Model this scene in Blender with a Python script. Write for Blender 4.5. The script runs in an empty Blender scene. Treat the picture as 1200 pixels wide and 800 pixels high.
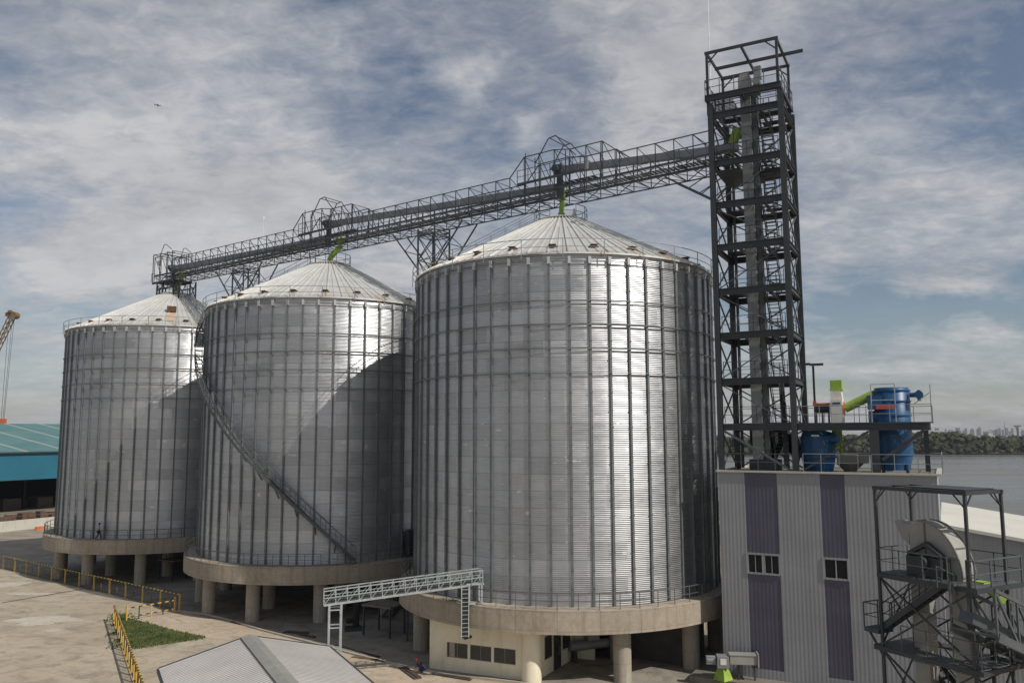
import bpy, math, random
from math import sin, cos, pi, radians, sqrt, atan2, floor
from mathutils import Vector, Matrix
random.seed(7)
SC = bpy.context.scene
COL = SC.collection
CAMZ = 16.2
F_PX, PITCH, ROLL = 946.6, 0.1138, -0.0030

# ------------------------------------------------------------------ survey helper (turns a sighted point into a world position)
def ray(px, py):
    X = px - 600; Y = 400 - py
    x = (X * cos(ROLL) + Y * sin(ROLL)) / F_PX
    u = (-X * sin(ROLL) + Y * cos(ROLL)) / F_PX
    return Vector((x, cos(PITCH) - u * sin(PITCH), sin(PITCH) + u * cos(PITCH)))
def gz(px, py, z=0.0):
    r = ray(px, py); t = (z - CAMZ) / r.z
    return Vector((r.x * t, r.y * t, z))
def gd(px, py, y):
    r = ray(px, py); t = y / r.y
    return Vector((r.x * t, y, CAMZ + r.z * t))

# ------------------------------------------------------------------ materials
def new_mat(name):
    m = bpy.data.materials.new(name); m.use_nodes = True
    nt = m.node_tree; b = nt.nodes['Principled BSDF']
    return m, nt, b
def N(nt, t, **kw):
    n = nt.nodes.new(t)
    for k, v in kw.items():
        if k.startswith('i_'):
            n.inputs[int(k[2:])].default_value = v
        else:
            setattr(n, k, v)
    return n
def math_n(nt, op, a, b=None, c=None):
    n = nt.nodes.new('ShaderNodeMath'); n.operation = op
    for i, v in enumerate((a, b, c)):
        if v is None: continue
        if isinstance(v, (int, float)): n.inputs[i].default_value = v
        else: nt.links.new(v, n.inputs[i])
    return n.outputs[0]
def mixc(nt, fac, a, b):
    n = nt.nodes.new('ShaderNodeMix'); n.data_type = 'RGBA'
    for i, v in ((0, fac), (6, a), (7, b)):
        if isinstance(v, (int, float)): n.inputs[i].default_value = v
        elif isinstance(v, tuple): n.inputs[i].default_value = (*v, 1) if len(v) == 3 else v
        else: nt.links.new(v, n.inputs[i])
    return n.outputs[2]
def noise(nt, scale, detail=4, rough=0.55, vec=None, dist=0.0):
    n = nt.nodes.new('ShaderNodeTexNoise'); n.inputs['Scale'].default_value = scale
    n.inputs['Detail'].default_value = detail; n.inputs['Roughness'].default_value = rough
    n.inputs['Distortion'].default_value = dist
    if vec is None: vec = objco(nt)
    nt.links.new(vec, n.inputs['Vector'])
    return n.outputs['Fac']
def objco(nt):
    for n in nt.nodes:
        if n.bl_idname == 'ShaderNodeTexCoord': return n.outputs['Object']
    return nt.nodes.new('ShaderNodeTexCoord').outputs['Object']
def scaled(nt, v, s):
    n = nt.nodes.new('ShaderNodeMapping'); n.inputs['Scale'].default_value = s
    nt.links.new(v, n.inputs['Vector']); return n.outputs[0]
def ramp(nt, f, lo, hi, a=0.0, b=1.0):
    n = nt.nodes.new('ShaderNodeMapRange'); n.inputs[1].default_value = lo; n.inputs[2].default_value = hi
    n.inputs[3].default_value = a; n.inputs[4].default_value = b
    nt.links.new(f, n.inputs[0]); return n.outputs[0]
def sep(nt, v):
    n = nt.nodes.new('ShaderNodeSeparateXYZ'); nt.links.new(v, n.inputs[0]); return n.outputs
def comb(nt, x, y, z):
    n = nt.nodes.new('ShaderNodeCombineXYZ')
    for i, v in enumerate((x, y, z)):
        if isinstance(v, (int, float)): n.inputs[i].default_value = v
        else: nt.links.new(v, n.inputs[i])
    return n.outputs[0]

def paint(name, col, rough=0.5, metal=0.0, var=0.25, scale=1.5, dirt=None, dirt_amt=0.5):
    m, nt, b = new_mat(name)
    f = noise(nt, scale, 6, 0.65)
    lo = tuple(c * (1 - var) for c in col); hi = tuple(min(1, c * (1 + var)) for c in col)
    c = mixc(nt, ramp(nt, f, .3, .7), lo, hi)
    if dirt:
        g = noise(nt, scale * 3.1, 5, 0.7, scaled(nt, objco(nt), (1, 1, .3)))
        c = mixc(nt, math_n(nt, 'MULTIPLY', ramp(nt, g, .5, .72), dirt_amt), c, dirt)
    nt.links.new(c, b.inputs['Base Color'])
    b.inputs['Roughness'].default_value = rough; b.inputs['Metallic'].default_value = metal
    return m
M = {}
M['dark_steel'] = paint('dark_steel', (.033, .038, .043), .55, 0, .3, .8, (.07, .065, .06), .35)
M['mid_steel'] = paint('mid_steel', (.085, .095, .10), .5, .0, .3, 1.0, (.12, .10, .08), .3)
M['conv_steel'] = paint('conv_steel', (.08, .088, .094), .5, .25, .25, 1.0)
M['galv_light'] = paint('galv_light', (.44, .47, .47), .5, .5, .25, 3.0)
M['galv_mid'] = paint('galv_mid', (.30, .32, .33), .45, .6, .22, 1.5)
M['trough'] = paint('trough', (.26, .275, .285), .5, .35, .2, .7)
M['trunk_grey'] = paint('trunk_grey', (.23, .24, .245), .5, .1, .2, .6, (.12, .11, .10), .4)
M['hood_grey'] = paint('hood_grey', (.30, .295, .27), .55, .1, .15, .8, (.2, .17, .13), .4)
M['lime'] = paint('lime', (.28, .43, .05), .55, 0, .25, 1.6, (.16, .19, .08), .6)
M['blue_paint'] = paint('blue_paint', (.007, .075, .20), .42, 0, .3, .9, (.05, .075, .11), .6)
M['orange'] = paint('orange', (.55, .14, .05), .5, 0, .2, 2)
M['red_sign'] = paint('red_sign', (.55, .10, .08), .5, 0, .1, 2)
M['white_paint'] = paint('white_paint', (.68, .66, .60), .5, 0, .08, 1, (.4, .35, .28), .4)
M['cream'] = paint('cream', (.80, .74, .57), .75, 0, .06, .5, (.36, .30, .2), .35)
M['dark_glass'] = paint('dark_glass', (.035, .04, .042), .12, 0, .2, .4)
M['frame_alu'] = paint('frame_alu', (.19, .18, .165), .5, .2, .1, 1)
M['rust'] = paint('rust', (.11, .058, .032), .9, 0, .4, 6)
M['tan_dust'] = paint('tan_dust', (.46, .36, .26), .8, 0, .2, 2)
M['yellow'] = paint('yellow', (.62, .38, .06), .5, 0, .15, 2, (.2, .13, .05), .4)
M['skin'] = paint('skin', (.25, .13, .08), .6)
M['shirt_grey'] = paint('shirt_grey', (.42, .45, .50), .9)
M['trousers_dark'] = paint('trousers_dark', (.02, .022, .03), .9)
M['cloth_blue'] = paint('cloth_blue', (.03, .04, .13), .9)
M['helmet_red'] = paint('helmet_red', (.32, .03, .04), .4)
M['hair'] = paint('hair', (.01, .009, .008), .8)
M['wood'] = paint('wood', (.20, .14, .09), .85, 0, .35, 3)
M['wood_dark'] = paint('wood_dark', (.07, .055, .045), .85, 0, .35, 3)
M['teal_fascia'] = paint('teal_fascia', (.010, .115, .175), .6, 0, .12, .15)
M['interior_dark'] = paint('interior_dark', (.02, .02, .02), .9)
M['pale_wall'] = paint('pale_wall', (.48, .46, .40), .85, 0, .12, .3, (.28, .25, .2), .5)
M['mast_white'] = paint('mast_white', (.75, .75, .74), .5)
M['crane_yellow'] = paint('crane_yellow', (.19, .125, .06), .6, 0, .3, .6, (.12, .06, .03), .5)
M['city'] = paint('city', (.09, .10, .12), .7, 0, .35, .02)
M['city_pale'] = paint('city_pale', (.40, .40, .39), .7, 0, .2, .02)
M['bark'] = paint('bark', (.10, .075, .05), .9)
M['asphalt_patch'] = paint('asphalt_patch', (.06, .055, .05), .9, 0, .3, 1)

def striped(name, a, b_, period, axis=0):
    m, nt, b = new_mat(name)
    c = sep(nt, objco(nt))[axis]
    f = math_n(nt, 'GREATER_THAN', math_n(nt, 'FRACT', math_n(nt, 'MULTIPLY', c, 1 / period)), .5)
    nt.links.new(mixc(nt, f, a, b_), b.inputs['Base Color']); b.inputs['Roughness'].default_value = .55
    return m
M['hazard'] = striped('hazard', (.60, .38, .06), (.03, .028, .025), .7)

# corrugated galvanised silo wall: normals tilted by the real corrugation profile (analytic), tone varies sheet by sheet
def silo_wall_mat():
    m, nt, b = new_mat('silo_wall')
    co = objco(nt); x, y, z = sep(nt, co)[:3]
    ang = math_n(nt, 'ARCTAN2', y, x)
    bay = math_n(nt, 'FLOOR', math_n(nt, 'MULTIPLY', ang, 54 / (2 * pi)))
    # staggered sheet rows
    tier = math_n(nt, 'FLOOR', math_n(nt, 'MULTIPLY', z, 1 / 1.125))
    bay2 = math_n(nt, 'FLOOR', math_n(nt, 'ADD', math_n(nt, 'MULTIPLY', bay, .5), math_n(nt, 'MULTIPLY', tier, .5)))
    wn = nt.nodes.new('ShaderNodeTexWhiteNoise'); wn.noise_dimensions = '3D'
    nt.links.new(comb(nt, bay2, tier, 0.5), wn.inputs['Vector'])
    r1 = wn.outputs['Value']
    wn2 = nt.nodes.new('ShaderNodeTexWhiteNoise'); wn2.noise_dimensions = '3D'
    nt.links.new(comb(nt, bay, tier, 7.5), wn2.inputs['Vector'])
    big = noise(nt, .22, 3, .5)
    streak = noise(nt, 1.0, 4, .6, scaled(nt, co, (.9, .9, 9.0)))
    vert = noise(nt, 1.0, 5, .6, scaled(nt, co, (3.0, 3.0, .10)))
    v = math_n(nt, 'ADD', math_n(nt, 'MULTIPLY', r1, .16), math_n(nt, 'MULTIPLY', big, .16))
    v = math_n(nt, 'ADD', v, math_n(nt, 'MULTIPLY', streak, .22))
    v = math_n(nt, 'ADD', v, math_n(nt, 'MULTIPLY', vert, .10))
    v = ramp(nt, v, .15, .55, .34, .68)
    # dark seams between tiers
    fz = math_n(nt, 'FRACT', math_n(nt, 'MULTIPLY', z, 1 / 1.125))
    seam = math_n(nt, 'LESS_THAN', fz, .04)
    v = math_n(nt, 'MULTIPLY', v, math_n(nt, 'SUBTRACT', 1, math_n(nt, 'MULTIPLY', seam, .30)))
    cc = nt.nodes.new('ShaderNodeCombineColor')
    nt.links.new(v, cc.inputs[0]); nt.links.new(math_n(nt, 'MULTIPLY', v, 1.015), cc.inputs[1]); nt.links.new(math_n(nt, 'MULTIPLY', v, 1.04), cc.inputs[2])
    # dust staining towards patches
    st = noise(nt, .5, 5, .7, scaled(nt, co, (1, 1, .5)))
    col = mixc(nt, ramp(nt, st, .55, .8, 0, .35), cc.outputs[0], (.40, .37, .33))
    sc_ = noise(nt, 1.0, 2, .5, scaled(nt, co, (1.1, 1.1, 2.4)))
    col = mixc(nt, ramp(nt, sc_, .70, .72, 0, .5), col, (.85, .84, .82))
    nt.links.new(col, b.inputs['Base Color'])
    b.inputs['Metallic'].default_value = .95
    nt.links.new(ramp(nt, math_n(nt, 'ADD', math_n(nt, 'MULTIPLY', streak, .6), math_n(nt, 'MULTIPLY', wn2.outputs['Value'], .4)), .2, .8, .37, .48), b.inputs['Roughness'])
    # corrugation
    geo = nt.nodes.new('ShaderNodeNewGeometry')
    ph = math_n(nt, 'MULTIPLY', z, 2 * pi / .125)
    dz = math_n(nt, 'MULTIPLY', math_n(nt, 'COSINE', ph), .35)
    wob = noise(nt, 1.0, 3, .6, scaled(nt, co, (.8, .8, 2.2)))
    wob2 = noise(nt, 1.0, 2, .6, scaled(nt, co, (1.3, 1.3, 6.0)))
    hx = math_n(nt, 'MULTIPLY', math_n(nt, 'SUBTRACT', wob, .5), .16)
    hx = math_n(nt, 'ADD', hx, math_n(nt, 'MULTIPLY', math_n(nt, 'SUBTRACT', wob2, .5), .14))
    hx = math_n(nt, 'ADD', hx, math_n(nt, 'MULTIPLY', math_n(nt, 'SUBTRACT', wn2.outputs['Value'], .5), .05))
    tx = math_n(nt, 'MULTIPLY', math_n(nt, 'SINE', ang), math_n(nt, 'MULTIPLY', hx, -1.0))
    ty = math_n(nt, 'MULTIPLY', math_n(nt, 'COSINE', ang), hx)
    va = nt.nodes.new('ShaderNodeVectorMath'); va.operation = 'ADD'
    nt.links.new(geo.outputs['Normal'], va.inputs[0]); nt.links.new(comb(nt, tx, ty, dz), va.inputs[1])
    vn = nt.nodes.new('ShaderNodeVectorMath'); vn.operation = 'NORMALIZE'; nt.links.new(va.outputs[0], vn.inputs[0])
    nt.links.new(vn.outputs[0], b.inputs['Normal'])
    return m
M['silo_wall'] = silo_wall_mat()
def silo_roof_mat():
    m, nt, b = new_mat('silo_roof')
    co = objco(nt); x, y, z = sep(nt, co)[:3]
    n1 = noise(nt, .6, 5, .6)
    base = mixc(nt, ramp(nt, n1, .3, .7), (.60, .60, .57), (.76, .76, .73))
    rr = math_n(nt, 'SQRT', math_n(nt, 'ADD', math_n(nt, 'MULTIPLY', x, x), math_n(nt, 'MULTIPLY', y, y)))
    low = ramp(nt, rr, 8.6, 12.0)
    ang = math_n(nt, 'ARCTAN2', y, x)
    pat = noise(nt, 1.0, 4, .6, comb(nt, math_n(nt, 'MULTIPLY', ang, 9.0), math_n(nt, 'MULTIPLY', rr, .35), 0.0))
    f = math_n(nt, 'MULTIPLY', low, ramp(nt, pat, .44, .66))
    col = mixc(nt, math_n(nt, 'MULTIPLY', f, .6), base, (.55, .42, .30))
    nt.links.new(col, b.inputs['Base Color'])
    b.inputs['Metallic'].default_value = .35; b.inputs['Roughness'].default_value = .40
    return m
M['silo_roof'] = silo_roof_mat()
M['stiffener'] = paint('stiffener', (.16, .175, .18), .5, .4, .25, .5)
M['bracket'] = paint('bracket', (.50, .50, .48), .5, .3, .2, 1)

def concrete(name, a, b2, stain, rough=.85, sc=.5, vstreak=True, joints=False):
    m, nt, b = new_mat(name)
    co = objco(nt)
    n1 = noise(nt, sc, 6, .65); n2 = noise(nt, sc * 6, 5, .7)
    c = mixc(nt, ramp(nt, n1, .3, .7), a, b2)
    c = mixc(nt, ramp(nt, n2, .45, .75, 0, .45), c, stain)
    if vstreak:
        n3 = noise(nt, 1.0, 5, .7, scaled(nt, co, (1.6, 1.6, .25)))
        c = mixc(nt, ramp(nt, n3, .52, .72, 0, .6), c, stain)
    if joints:   # formwork board marks and pour joints
        x, y, z = sep(nt, co)[:3]; ang = math_n(nt, 'ARCTAN2', y, x)
        ja = math_n(nt, 'LESS_THAN', math_n(nt, 'FRACT', math_n(nt, 'MULTIPLY', ang, 30 / (2 * pi))), .016)
        jz = math_n(nt, 'LESS_THAN', math_n(nt, 'FRACT', math_n(nt, 'MULTIPLY', z, 1 / 1.2)), .03)
        c = mixc(nt, math_n(nt, 'MULTIPLY', math_n(nt, 'MAXIMUM', ja, jz), .4), c, tuple(v * .6 for v in stain))
        pw = nt.nodes.new('ShaderNodeTexWhiteNoise'); pw.noise_dimensions = '3D'; nt.links.new(comb(nt, math_n(nt, 'FLOOR', math_n(nt, 'MULTIPLY', ang, 30 / (2 * pi))), math_n(nt, 'FLOOR', math_n(nt, 'MULTIPLY', z, 1 / 1.2)), 0.0), pw.inputs['Vector'])
        c = mixc(nt, math_n(nt, 'MULTIPLY', pw.outputs['Value'], .28), c, stain)
    nt.links.new(c, b.inputs['Base Color']); b.inputs['Roughness'].default_value = rough
    bp = nt.nodes.new('ShaderNodeBump'); bp.inputs['Strength'].default_value = .3; bp.inputs['Distance'].default_value = .02
    nt.links.new(noise(nt, 6, 6, .7), bp.inputs['Height']); nt.links.new(bp.outputs[0], b.inputs['Normal'])
    return m
M['slab_concrete'] = concrete('slab_concrete', (.35, .295, .23), (.46, .395, .31), (.17, .135, .10), joints=True)
M['col_concrete'] = concrete('col_concrete', (.36, .32, .26), (.44, .40, .33), (.24, .2, .155), joints=True)
M['kerb_concrete'] = concrete('kerb_concrete', (.42, .38, .31), (.50, .46, .38), (.28, .24, .18))
M['dock_concrete'] = concrete('dock_concrete', (.16, .14, .115), (.22, .20, .16), (.10, .09, .07))

def yard_mat(name, a, b2, c3, joints=0.0, sc=.06):
    m, nt, b = new_mat(name)
    co = objco(nt)
    n1 = noise(nt, sc, 7, .62, None, .6); n2 = noise(nt, sc * 6, 8, .68, scaled(nt, co, (.8, 1.0, 1)), .8); n3 = noise(nt, 3.0, 5, .75)
    c = mixc(nt, ramp(nt, n1, .35, .65), a, b2)
    c = mixc(nt, ramp(nt, n2, .46, .66, 0, .85), c, c3)
    c = mixc(nt, ramp(nt, n3, .35, .8, 0, .35), c, tuple(v * .55 for v in a))
    vo = nt.nodes.new('ShaderNodeTexVoronoi'); vo.feature = 'DISTANCE_TO_EDGE'; vo.inputs['Scale'].default_value = .16
    wv = nt.nodes.new('ShaderNodeVectorMath'); wv.operation = 'MULTIPLY_ADD'; wn_ = nt.nodes.new('ShaderNodeTexNoise'); wn_.inputs['Scale'].default_value = .7; wn_.inputs['Detail'].default_value = 5
    nt.links.new(co, wn_.inputs['Vector']); nt.links.new(wn_.outputs['Color'], wv.inputs[0]); wv.inputs[1].default_value = (2.2, 2.2, 0); nt.links.new(co, wv.inputs[2]); nt.links.new(wv.outputs[0], vo.inputs['Vector'])
    ck = math_n(nt, 'LESS_THAN', vo.outputs['Distance'], .006)
    c = mixc(nt, math_n(nt, 'MULTIPLY', ck, math_n(nt, 'MULTIPLY', ramp(nt, n1, .4, .6), .5)), c, tuple(v * .4 for v in a))
    if joints:
        x, y, z = sep(nt, co)[:3]
        # slab joints aligned with the site grid
        r = radians(-28)
        u = math_n(nt, 'ADD', math_n(nt, 'MULTIPLY', x, cos(r)), math_n(nt, 'MULTIPLY', y, sin(r)))
        v = math_n(nt, 'ADD', math_n(nt, 'MULTIPLY', x, -sin(r)), math_n(nt, 'MULTIPLY', y, cos(r)))
        ju = math_n(nt, 'LESS_THAN', math_n(nt, 'FRACT', math_n(nt, 'MULTIPLY', u, 1 / joints)), .012)
        jv = math_n(nt, 'LESS_THAN', math_n(nt, 'FRACT', math_n(nt, 'MULTIPLY', v, 1 / joints)), .012)
        c = mixc(nt, math_n(nt, 'MULTIPLY', math_n(nt, 'MAXIMUM', ju, jv), .35), c, (.12, .10, .08))
    nt.links.new(c, b.inputs['Base Color']); b.inputs['Roughness'].default_value = .9
    bp = nt.nodes.new('ShaderNodeBump'); bp.inputs['Strength'].default_value = .35; bp.inputs['Distance'].default_value = .03
    nt.links.new(noise(nt, 4, 7, .7), bp.inputs['Height']); nt.links.new(bp.outputs[0], b.inputs['Normal'])
    return m
M['yard'] = yard_mat('yard', (.40, .34, .25), (.49, .425, .325), (.24, .20, .15), 6.0, .10)
M['ground'] = yard_mat('ground', (.28, .24, .19), (.38, .33, .26), (.16, .135, .105), 0, .04)
M['sand'] = yard_mat('sand', (.48, .385, .285), (.55, .46, .35), (.32, .25, .18), 0, .2)
M['apron'] = yard_mat('apron', (.26, .235, .195), (.35, .315, .26), (.13, .115, .095), 5.0, .1)
M['pale_stain'] = yard_mat('pale_stain', (.50, .45, .37), (.58, .54, .46), (.42, .36, .28), 0, .3)

def grass_mat():
    m, nt, b = new_mat('grass')
    n1 = noise(nt, .5, 6, .7)
    nt.links.new(mixc(nt, ramp(nt, n1, .35, .65), (.050, .082, .020), (.125, .140, .048)), b.inputs['Base Color'])
    b.inputs['Roughness'].default_value = .9
    return m
M['grass'] = grass_mat()
def foliage(name, a, b2, sc):
    m, nt, b = new_mat(name)
    n1 = noise(nt, sc, 6, .7)
    nt.links.new(mixc(nt, ramp(nt, n1, .35, .65), a, b2), b.inputs['Base Color'])
    b.inputs['Roughness'].default_value = .85
    return m
M['mangrove'] = foliage('mangrove', (.016, .020, .008), (.060, .062, .022), .09)
M['leaves'] = foliage('leaves', (.04, .07, .015), (.10, .15, .04), 1.2)

# ribbed sheet cladding (profile runs vertically; ribs repeat along local x)
def clad(name, col, pitch, amp, axis=0, rough=.5, metal=0.0, lines=.25, var=.1):
    m, nt, b = new_mat(name)
    co = objco(nt); x = sep(nt, co)[axis]
    ph = math_n(nt, 'MULTIPLY', x, 2 * pi / pitch)
    s = math_n(nt, 'MULTIPLY', math_n(nt, 'COSINE', ph), amp)
    n1 = noise(nt, .35, 5, .6); n2 = noise(nt, 1.0, 5, .65, scaled(nt, co, (1.5, 1.5, .12) if axis != 2 else (1, 1, 1)))
    lo = tuple(c * (1 - var) for c in col); hi = tuple(c * (1 + var) for c in col)
    c = mixc(nt, ramp(nt, n1, .3, .7), lo, hi)
    c = mixc(nt, ramp(nt, n2, .5, .75, 0, .3), c, tuple(v * .6 for v in col))
    fr = math_n(nt, 'LESS_THAN', math_n(nt, 'FRACT', math_n(nt, 'MULTIPLY', x, 1 / pitch)), .16)
    c = mixc(nt, math_n(nt, 'MULTIPLY', fr, lines), c, tuple(v * .45 for v in col))
    zc = sep(nt, co)[2]
    if axis == 0 and amp > 0:
        lp_ = math_n(nt, 'LESS_THAN', math_n(nt, 'FRACT', math_n(nt, 'MULTIPLY', zc, 1 / 1.55)), .018)
        pn = nt.nodes.new('ShaderNodeTexWhiteNoise'); pn.noise_dimensions = '3D'; nt.links.new(comb(nt, math_n(nt, 'FLOOR', math_n(nt, 'MULTIPLY', x, 1.0)), math_n(nt, 'FLOOR', math_n(nt, 'MULTIPLY', zc, 1 / 4.65)), 0.0), pn.inputs['Vector'])
        c = mixc(nt, math_n(nt, 'MULTIPLY', lp_, .22), c, tuple(v * .45 for v in col))
        c = mixc(nt, math_n(nt, 'MULTIPLY', pn.outputs['Value'], .16), c, tuple(v * .6 for v in col))
    nt.links.new(c, b.inputs['Base Color'])
    b.inputs['Roughness'].default_value = rough; b.inputs['Metallic'].default_value = metal
    geo = nt.nodes.new('ShaderNodeNewGeometry')
    vt = nt.nodes.new('ShaderNodeVectorTransform'); vt.vector_type = 'VECTOR'; vt.convert_from = 'OBJECT'; vt.convert_to = 'WORLD'
    nt.links.new(comb(nt, *(s if i == axis else 0.0 for i in range(3))), vt.inputs[0])
    va = nt.nodes.new('ShaderNodeVectorMath'); va.operation = 'ADD'
    nt.links.new(geo.outputs['Normal'], va.inputs[0]); nt.links.new(vt.outputs[0], va.inputs[1])
    vn = nt.nodes.new('ShaderNodeVectorMath'); vn.operation = 'NORMALIZE'; nt.links.new(va.outputs[0], vn.inputs[0])
    nt.links.new(vn.outputs[0], b.inputs['Normal'])
    return m
M['clad_grey'] = clad('clad_grey', (.285, .288, .298), .25, .10, 0, .6, 0, .22)
M['clad_purple'] = clad('clad_purple', (.085, .080, .118), .25, .12, 0, .4, 0, .3, .2)
M['shed_roof'] = clad('shed_roof', (.56, .54, .50), .22, .45, 1, .5, .1, .55)
M['annex_roof'] = paint('annex_roof', (.60, .58, .52), .6, 0, .06, .3, (.45, .40, .32), .3)
def teal_roof():
    m, nt, b = new_mat('teal_roof')
    x = sep(nt, objco(nt))[0]
    f = math_n(nt, 'LESS_THAN', math_n(nt, 'FRACT', math_n(nt, 'MULTIPLY', x, 1 / 9.0)), .10)
    c = mixc(nt, ramp(nt, noise(nt, .2, 5, .6), .3, .7), (.065, .155, .16), (.10, .21, .215))
    nt.links.new(mixc(nt, f, c, (.28, .31, .27)), b.inputs['Base Color']); b.inputs['Roughness'].default_value = .6
    return m
M['teal_roof'] = teal_roof()
def water_mat():
    m, nt, b = new_mat('water')
    b.inputs['Base Color'].default_value = (.135, .13, .11, 1); b.inputs['Roughness'].default_value = .22
    b.inputs['IOR'].default_value = 1.33
    bp = nt.nodes.new('ShaderNodeBump'); bp.inputs['Strength'].default_value = .5; bp.inputs['Distance'].default_value = .25
    co = objco(nt)
    h = math_n(nt, 'ADD', noise(nt, 1.0, 6, .65, scaled(nt, co, (.12, .5, 1))), math_n(nt, 'MULTIPLY', noise(nt, 1.0, 3, .6, scaled(nt, co, (.01, .05, 1))), 1.5))
    nt.links.new(h, bp.inputs['Height']); nt.links.new(bp.outputs[0], b.inputs['Normal'])
    st = noise(nt, 1.0, 5, .6, scaled(nt, co, (.004, .035, 1)))
    nt.links.new(ramp(nt, st, .35, .65, .14, .38), b.inputs['Roughness'])
    nt.links.new(mixc(nt, ramp(nt, st, .35, .65), (.10, .098, .085), (.155, .15, .125)), b.inputs['Base Color'])
    return m
M['water'] = water_mat()

# ------------------------------------------------------------------ mesh builder
class MB:
    def __init__(s): s.v = []; s.f = []; s.mi = []; s.cur = 0; s.sm = []
    def add(s, vs, fs, smooth=False):
        o = len(s.v); s.v += [tuple(v) for v in vs]; s.f += [tuple(i + o for i in f) for f in fs]
        s.mi += [s.cur] * len(fs); s.sm += [smooth] * len(fs); return s
    def box(s, c, d, rz=0.0):
        cx, cy, cz = c; a, b, h = d[0] / 2, d[1] / 2, d[2] / 2; C, S = cos(rz), sin(rz)
        vs = []
        for k in (-1, 1):
            for i, j in ((-1, -1), (1, -1), (1, 1), (-1, 1)):
                x, y = i * a, j * b; vs.append((cx + x * C - y * S, cy + x * S + y * C, cz + k * h))
        return s.add(vs, [(3, 2, 1, 0), (4, 5, 6, 7), (0, 1, 5, 4), (1, 2, 6, 5), (2, 3, 7, 6), (3, 0, 4, 7)])
    def box2(s, lo, hi):
        return s.box([(lo[i] + hi[i]) / 2 for i in range(3)], [hi[i] - lo[i] for i in range(3)])
    def _frame(s, p, q):
        p = Vector(p); q = Vector(q); d = (q - p)
        if d.length < 1e-6: d = Vector((0, 0, 1e-3))
        d.normalize(); up = Vector((0, 0, 1)) if abs(d.z) < .95 else Vector((0, 1, 0))
        x = d.cross(up).normalized(); y = x.cross(d).normalized(); return p, q, x, y
    def bar(s, p, q, w, h=None):
        h = w if h is None else h
        p, q, x, y = s._frame(p, q); vs = []
        for e in (p, q):
            for i, j in ((-1, -1), (1, -1), (1, 1), (-1, 1)): vs.append(e + x * (i * w / 2) + y * (j * h / 2))
        return s.add(vs, [(0, 1, 2, 3), (7, 6, 5, 4), (4, 5, 1, 0), (5, 6, 2, 1), (6, 7, 3, 2), (7, 4, 0, 3)])
    def ibeam(s, p, q, w, h, t=.04):      # H section
        p, q, x, y = s._frame(p, q)
        for k in (-1, 1):
            o = y * (k * (h / 2 - t / 2)); s.bar(p + o, q + o, w, t)
        s.bar(p, q, t, h - 2 * t - .004); return s
    def hcol(s, x, y, z0, z1, w, d, t=.04):   # vertical H column, web along y
        s.box2((x - w / 2, y - d / 2, z0), (x + w / 2, y - d / 2 + t, z1)); s.box2((x - w / 2, y + d / 2 - t, z0), (x + w / 2, y + d / 2, z1))
        s.box2((x - t / 2, y - d / 2 + t + .002, z0), (x + t / 2, y + d / 2 - t - .002, z1)); return s
    def tube(s, p, q, r, n=6, r2=None, smooth=True):
        r2 = r if r2 is None else r2
        p, q, x, y = s._frame(p, q); vs = []
        for e, R in ((p, r), (q, r2)):
            for i in range(n):
                a = 2 * pi * i / n; vs.append(e + x * (cos(a) * R) + y * (sin(a) * R))
        fs = [((i + 1) % n, i, n + i, n + (i + 1) % n) for i in range(n)]
        s.add(vs, fs, smooth and n > 8); s.add(vs[:n], [tuple(range(n))]); s.add(vs[n:], [tuple(range(n))[::-1]]); return s
    def poly(s, pts, w):
        for a, b in zip(pts, pts[1:]): s.bar(a, b, w)
        return s
    def lathe(s, prof, n, c=(0, 0, 0), smooth=True, a0=0.0, a1=2 * pi):
        full = abs(a1 - a0 - 2 * pi) < 1e-6; m = n if full else n + 1; vs = []
        for r, z in prof:
            for i in range(m):
                a = a0 + (a1 - a0) * i / n; vs.append((c[0] + r * cos(a), c[1] + r * sin(a), c[2] + z))
        fs = []
        for k in range(len(prof) - 1):
            for i in range(n):
                j = (i + 1) % m; fs.append((k * m + i, k * m + j, (k + 1) * m + j, (k + 1) * m + i))
        return s.add(vs, fs, smooth)
    def prism(s, pts, z0, z1):
        n = len(pts); vs = [(x, y, z0) for x, y in pts] + [(x, y, z1) for x, y in pts]
        fs = [tuple(range(n))[::-1], tuple(range(n, 2 * n))] + [(i, (i + 1) % n, n + (i + 1) % n, n + i) for i in range(n)]
        return s.add(vs, fs)
    def prism_y(s, pts, y0, y1):   # outline in xz, extruded along y
        n = len(pts); vs = [(x, y0, z) for x, z in pts] + [(x, y1, z) for x, z in pts]
        fs = [tuple(range(n)), tuple(range(n, 2 * n))[::-1]] + [(n + i, n + (i + 1) % n, (i + 1) % n, i) for i in range(n)]
        return s.add(vs, fs)
    def mesh(s, name, mats):
        me = bpy.data.meshes.new(name); me.from_pydata(s.v, [], s.f); me.update()
        for m in (mats if isinstance(mats, (list, tuple)) else [mats]): me.materials.append(M[m] if isinstance(m, str) else m)
        me.polygons.foreach_set('material_index', s.mi); me.polygons.foreach_set('use_smooth', s.sm); return me
    def build(s, name, mats, parent=None, label=None, loc=(0, 0, 0), rz=0.0):
        return link(name, s.mesh(name, mats), parent, label, loc, rz)
def link(name, me, parent=None, label=None, loc=(0, 0, 0), rz=0.0):
    o = bpy.data.objects.new(name, me); COL.objects.link(o); o.location = loc; o.rotation_euler = (0, 0, rz)
    if parent is not None: o.parent = parent
    if label: o['label'] = label
    return o
def thing(name, label, cat, loc=(0, 0, 0), rz=0.0, group=None):
    o = bpy.data.objects.new(name, None); COL.objects.link(o); o.location = loc; o.rotation_euler = (0, 0, rz)
    o.empty_display_size = .5; return tag(o, label, cat, group)
def tag(o, label, cat, group=None):
    o['label'] = label; o['category'] = cat
    if group: o['group'] = group
    return o
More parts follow.
